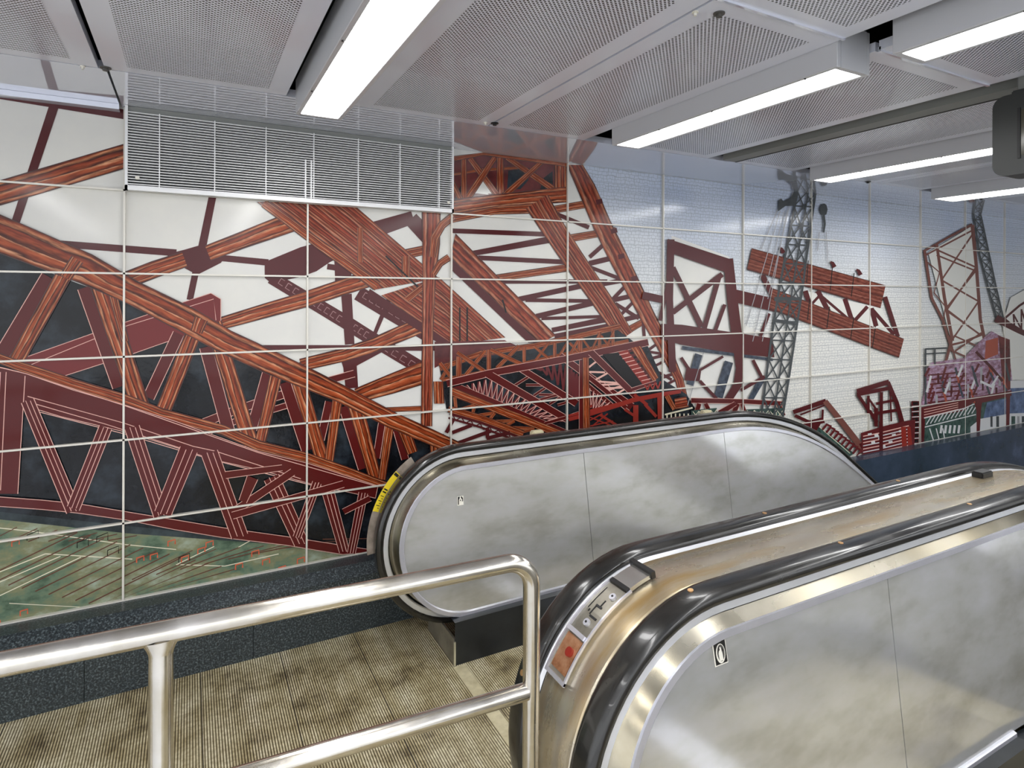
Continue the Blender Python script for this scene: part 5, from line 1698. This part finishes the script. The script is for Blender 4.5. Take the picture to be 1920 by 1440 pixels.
# its other balustrade, right of the frame
handrail(-.205, -.130, escB)
inner_side(escB, -.075, -.115, -.130, 1, [1.742, 2.735])
bm = bmesh.new(); box(bm, 1.02, 2.9, -.28, -.21, 0, .88); link('outer_casing', bm, M['panel'], escB)

# steel strip in the floor in front of the landings
for (y0, y1, w) in ((1.46, 2.405, 'between the far balustrade and the guard rail'), (-.03, .91, 'at the nearest escalator, out of frame')):
    bm = bmesh.new(); rbox(bm, 1.000, 1.055, y0, y1, 0, .003, .001, 1)
    tag(link('threshold_strip', bm, M['strip']), 'smooth metal threshold strip across the ribbed floor ' + w, 'threshold strip')
# floor plate seams
bm = bmesh.new()
for x in (-1.9, -1.25, -.6, .045, .36, .685): box(bm, x-.0012, x+.0012, 1.3, 2.87, .0, .0006)
struct('trim_2', bm, M['black'])

# ------------------------------------------------------------------ stickers on the inner panels
def sticker(parent, x, z, Yf, w, h, tilt, kind):
    y = Yf(z)-.0012
    def pt(u, v): return (x+u*w+v*tilt*h, Yf(z+v*h)-.0012, z+v*h)
    bm = bmesh.new(); bm.faces.new([bm.verts.new(Vector(pt(*q))) for q in ((-.5,-.5),(.5,-.5),(.5,.5),(-.5,.5))])
    s = link('sticker', bm, M['white'], parent, False, 'small black and white sticker' if kind else 'tiny white sticker with black chevron marks')
    def poly(pts, m, dy):
        b = bmesh.new(); f = b.faces.new([b.verts.new(Vector(pt(*q))+Vector((0, -dy, 0))) for q in pts]); link('sticker_print', b, m, s)
    if kind:
        poly([(-.42,-.46),(.46,-.46),(.46,.44),(-.42,.44)], M['black'], .0003)
        poly([(.02+.34*math.cos(a), -.08+.36*math.sin(a)) for a in [2*PI*k/20 for k in range(20)]], M['white'], .0006)
        poly([(.04+.27*math.cos(a), -.06+.31*math.sin(a)) for a in [2*PI*k/20 for k in range(20)]], M['fixture_dark'], .0009)
        poly([(-.12,-.34),(.16,-.34),(.14,-.1),(.06,.16),(-.02,.16),(-.14,-.06)], M['white'], .0012)
        poly([(-.14,.02),(-.02,.06),(-.04,.18),(-.1,.16)], M['black'], .0013); poly([(.1,-.02),(.24,0),(.2,.12)], M['black'], .0013)
        poly([(-.06,.34),(.06,.34),(.03,.42),(-.03,.42)], M['white'], .0007)
    else:
        for q in ([(-.4,-.4),(-.25,-.4),(-.25,.1),(-.1,.3),(-.1,.45),(-.4,.45)], [(-.1,.05),(0,.15),(.1,.05),(.1,-.08),(0,.03),(-.1,-.08)], [(.1,.3),(.3,.1),(.25,-.1),(.42,-.1),(.42,.25),(.25,.45),(.1,.45)]):
            poly(q, M['black'], .0004)
sticker(escB, 1.083, .778, lambda z: lean(z, .955, 1.012), .042, .062, -.12, 1)
sticker(escA, 1.075, .674, lambda z: lean(z, YBt, YTp), .030, .040, 0, 0)

# ------------------------------------------------------------------ world, camera, view
w = bpy.data.worlds.new('World'); bpy.context.scene.world = w; w.use_nodes = True
bg = w.node_tree.nodes['Background']; bg.inputs[0].default_value = (.93, .96, 1, 1); bg.inputs[1].default_value = 1.3
cam = bpy.data.cameras.new('Camera'); co = bpy.data.objects.new('Camera', cam); C.objects.link(co)
F = 1135.229; YAW = 1.08176773; ROLL = .00336871; SH = -167.651
cam.sensor_fit = 'HORIZONTAL'; cam.sensor_width = 36; cam.lens = F*36/1920; cam.shift_y = SH/1920; cam.clip_start = .02
fw = Vector((math.cos(YAW), math.sin(YAW), 0)); rt = Vector((math.sin(YAW), -math.cos(YAW), 0)); up = Vector((0, 0, 1))
r = rt*math.cos(ROLL)+up*math.sin(ROLL); u = r.cross(fw)
from mathutils import Matrix
co.matrix_world = Matrix(((r.x, u.x, -fw.x, 0), (r.y, u.y, -fw.y, 0), (r.z, u.z, -fw.z, 1.6), (0, 0, 0, 1)))
sc = bpy.context.scene; sc.camera = co
sc.view_settings.view_transform = 'Standard'; sc.view_settings.look = 'None'; sc.view_settings.gamma = 1; sc.view_settings.use_curve_mapping = False
sc.view_settings.exposure = 0.62
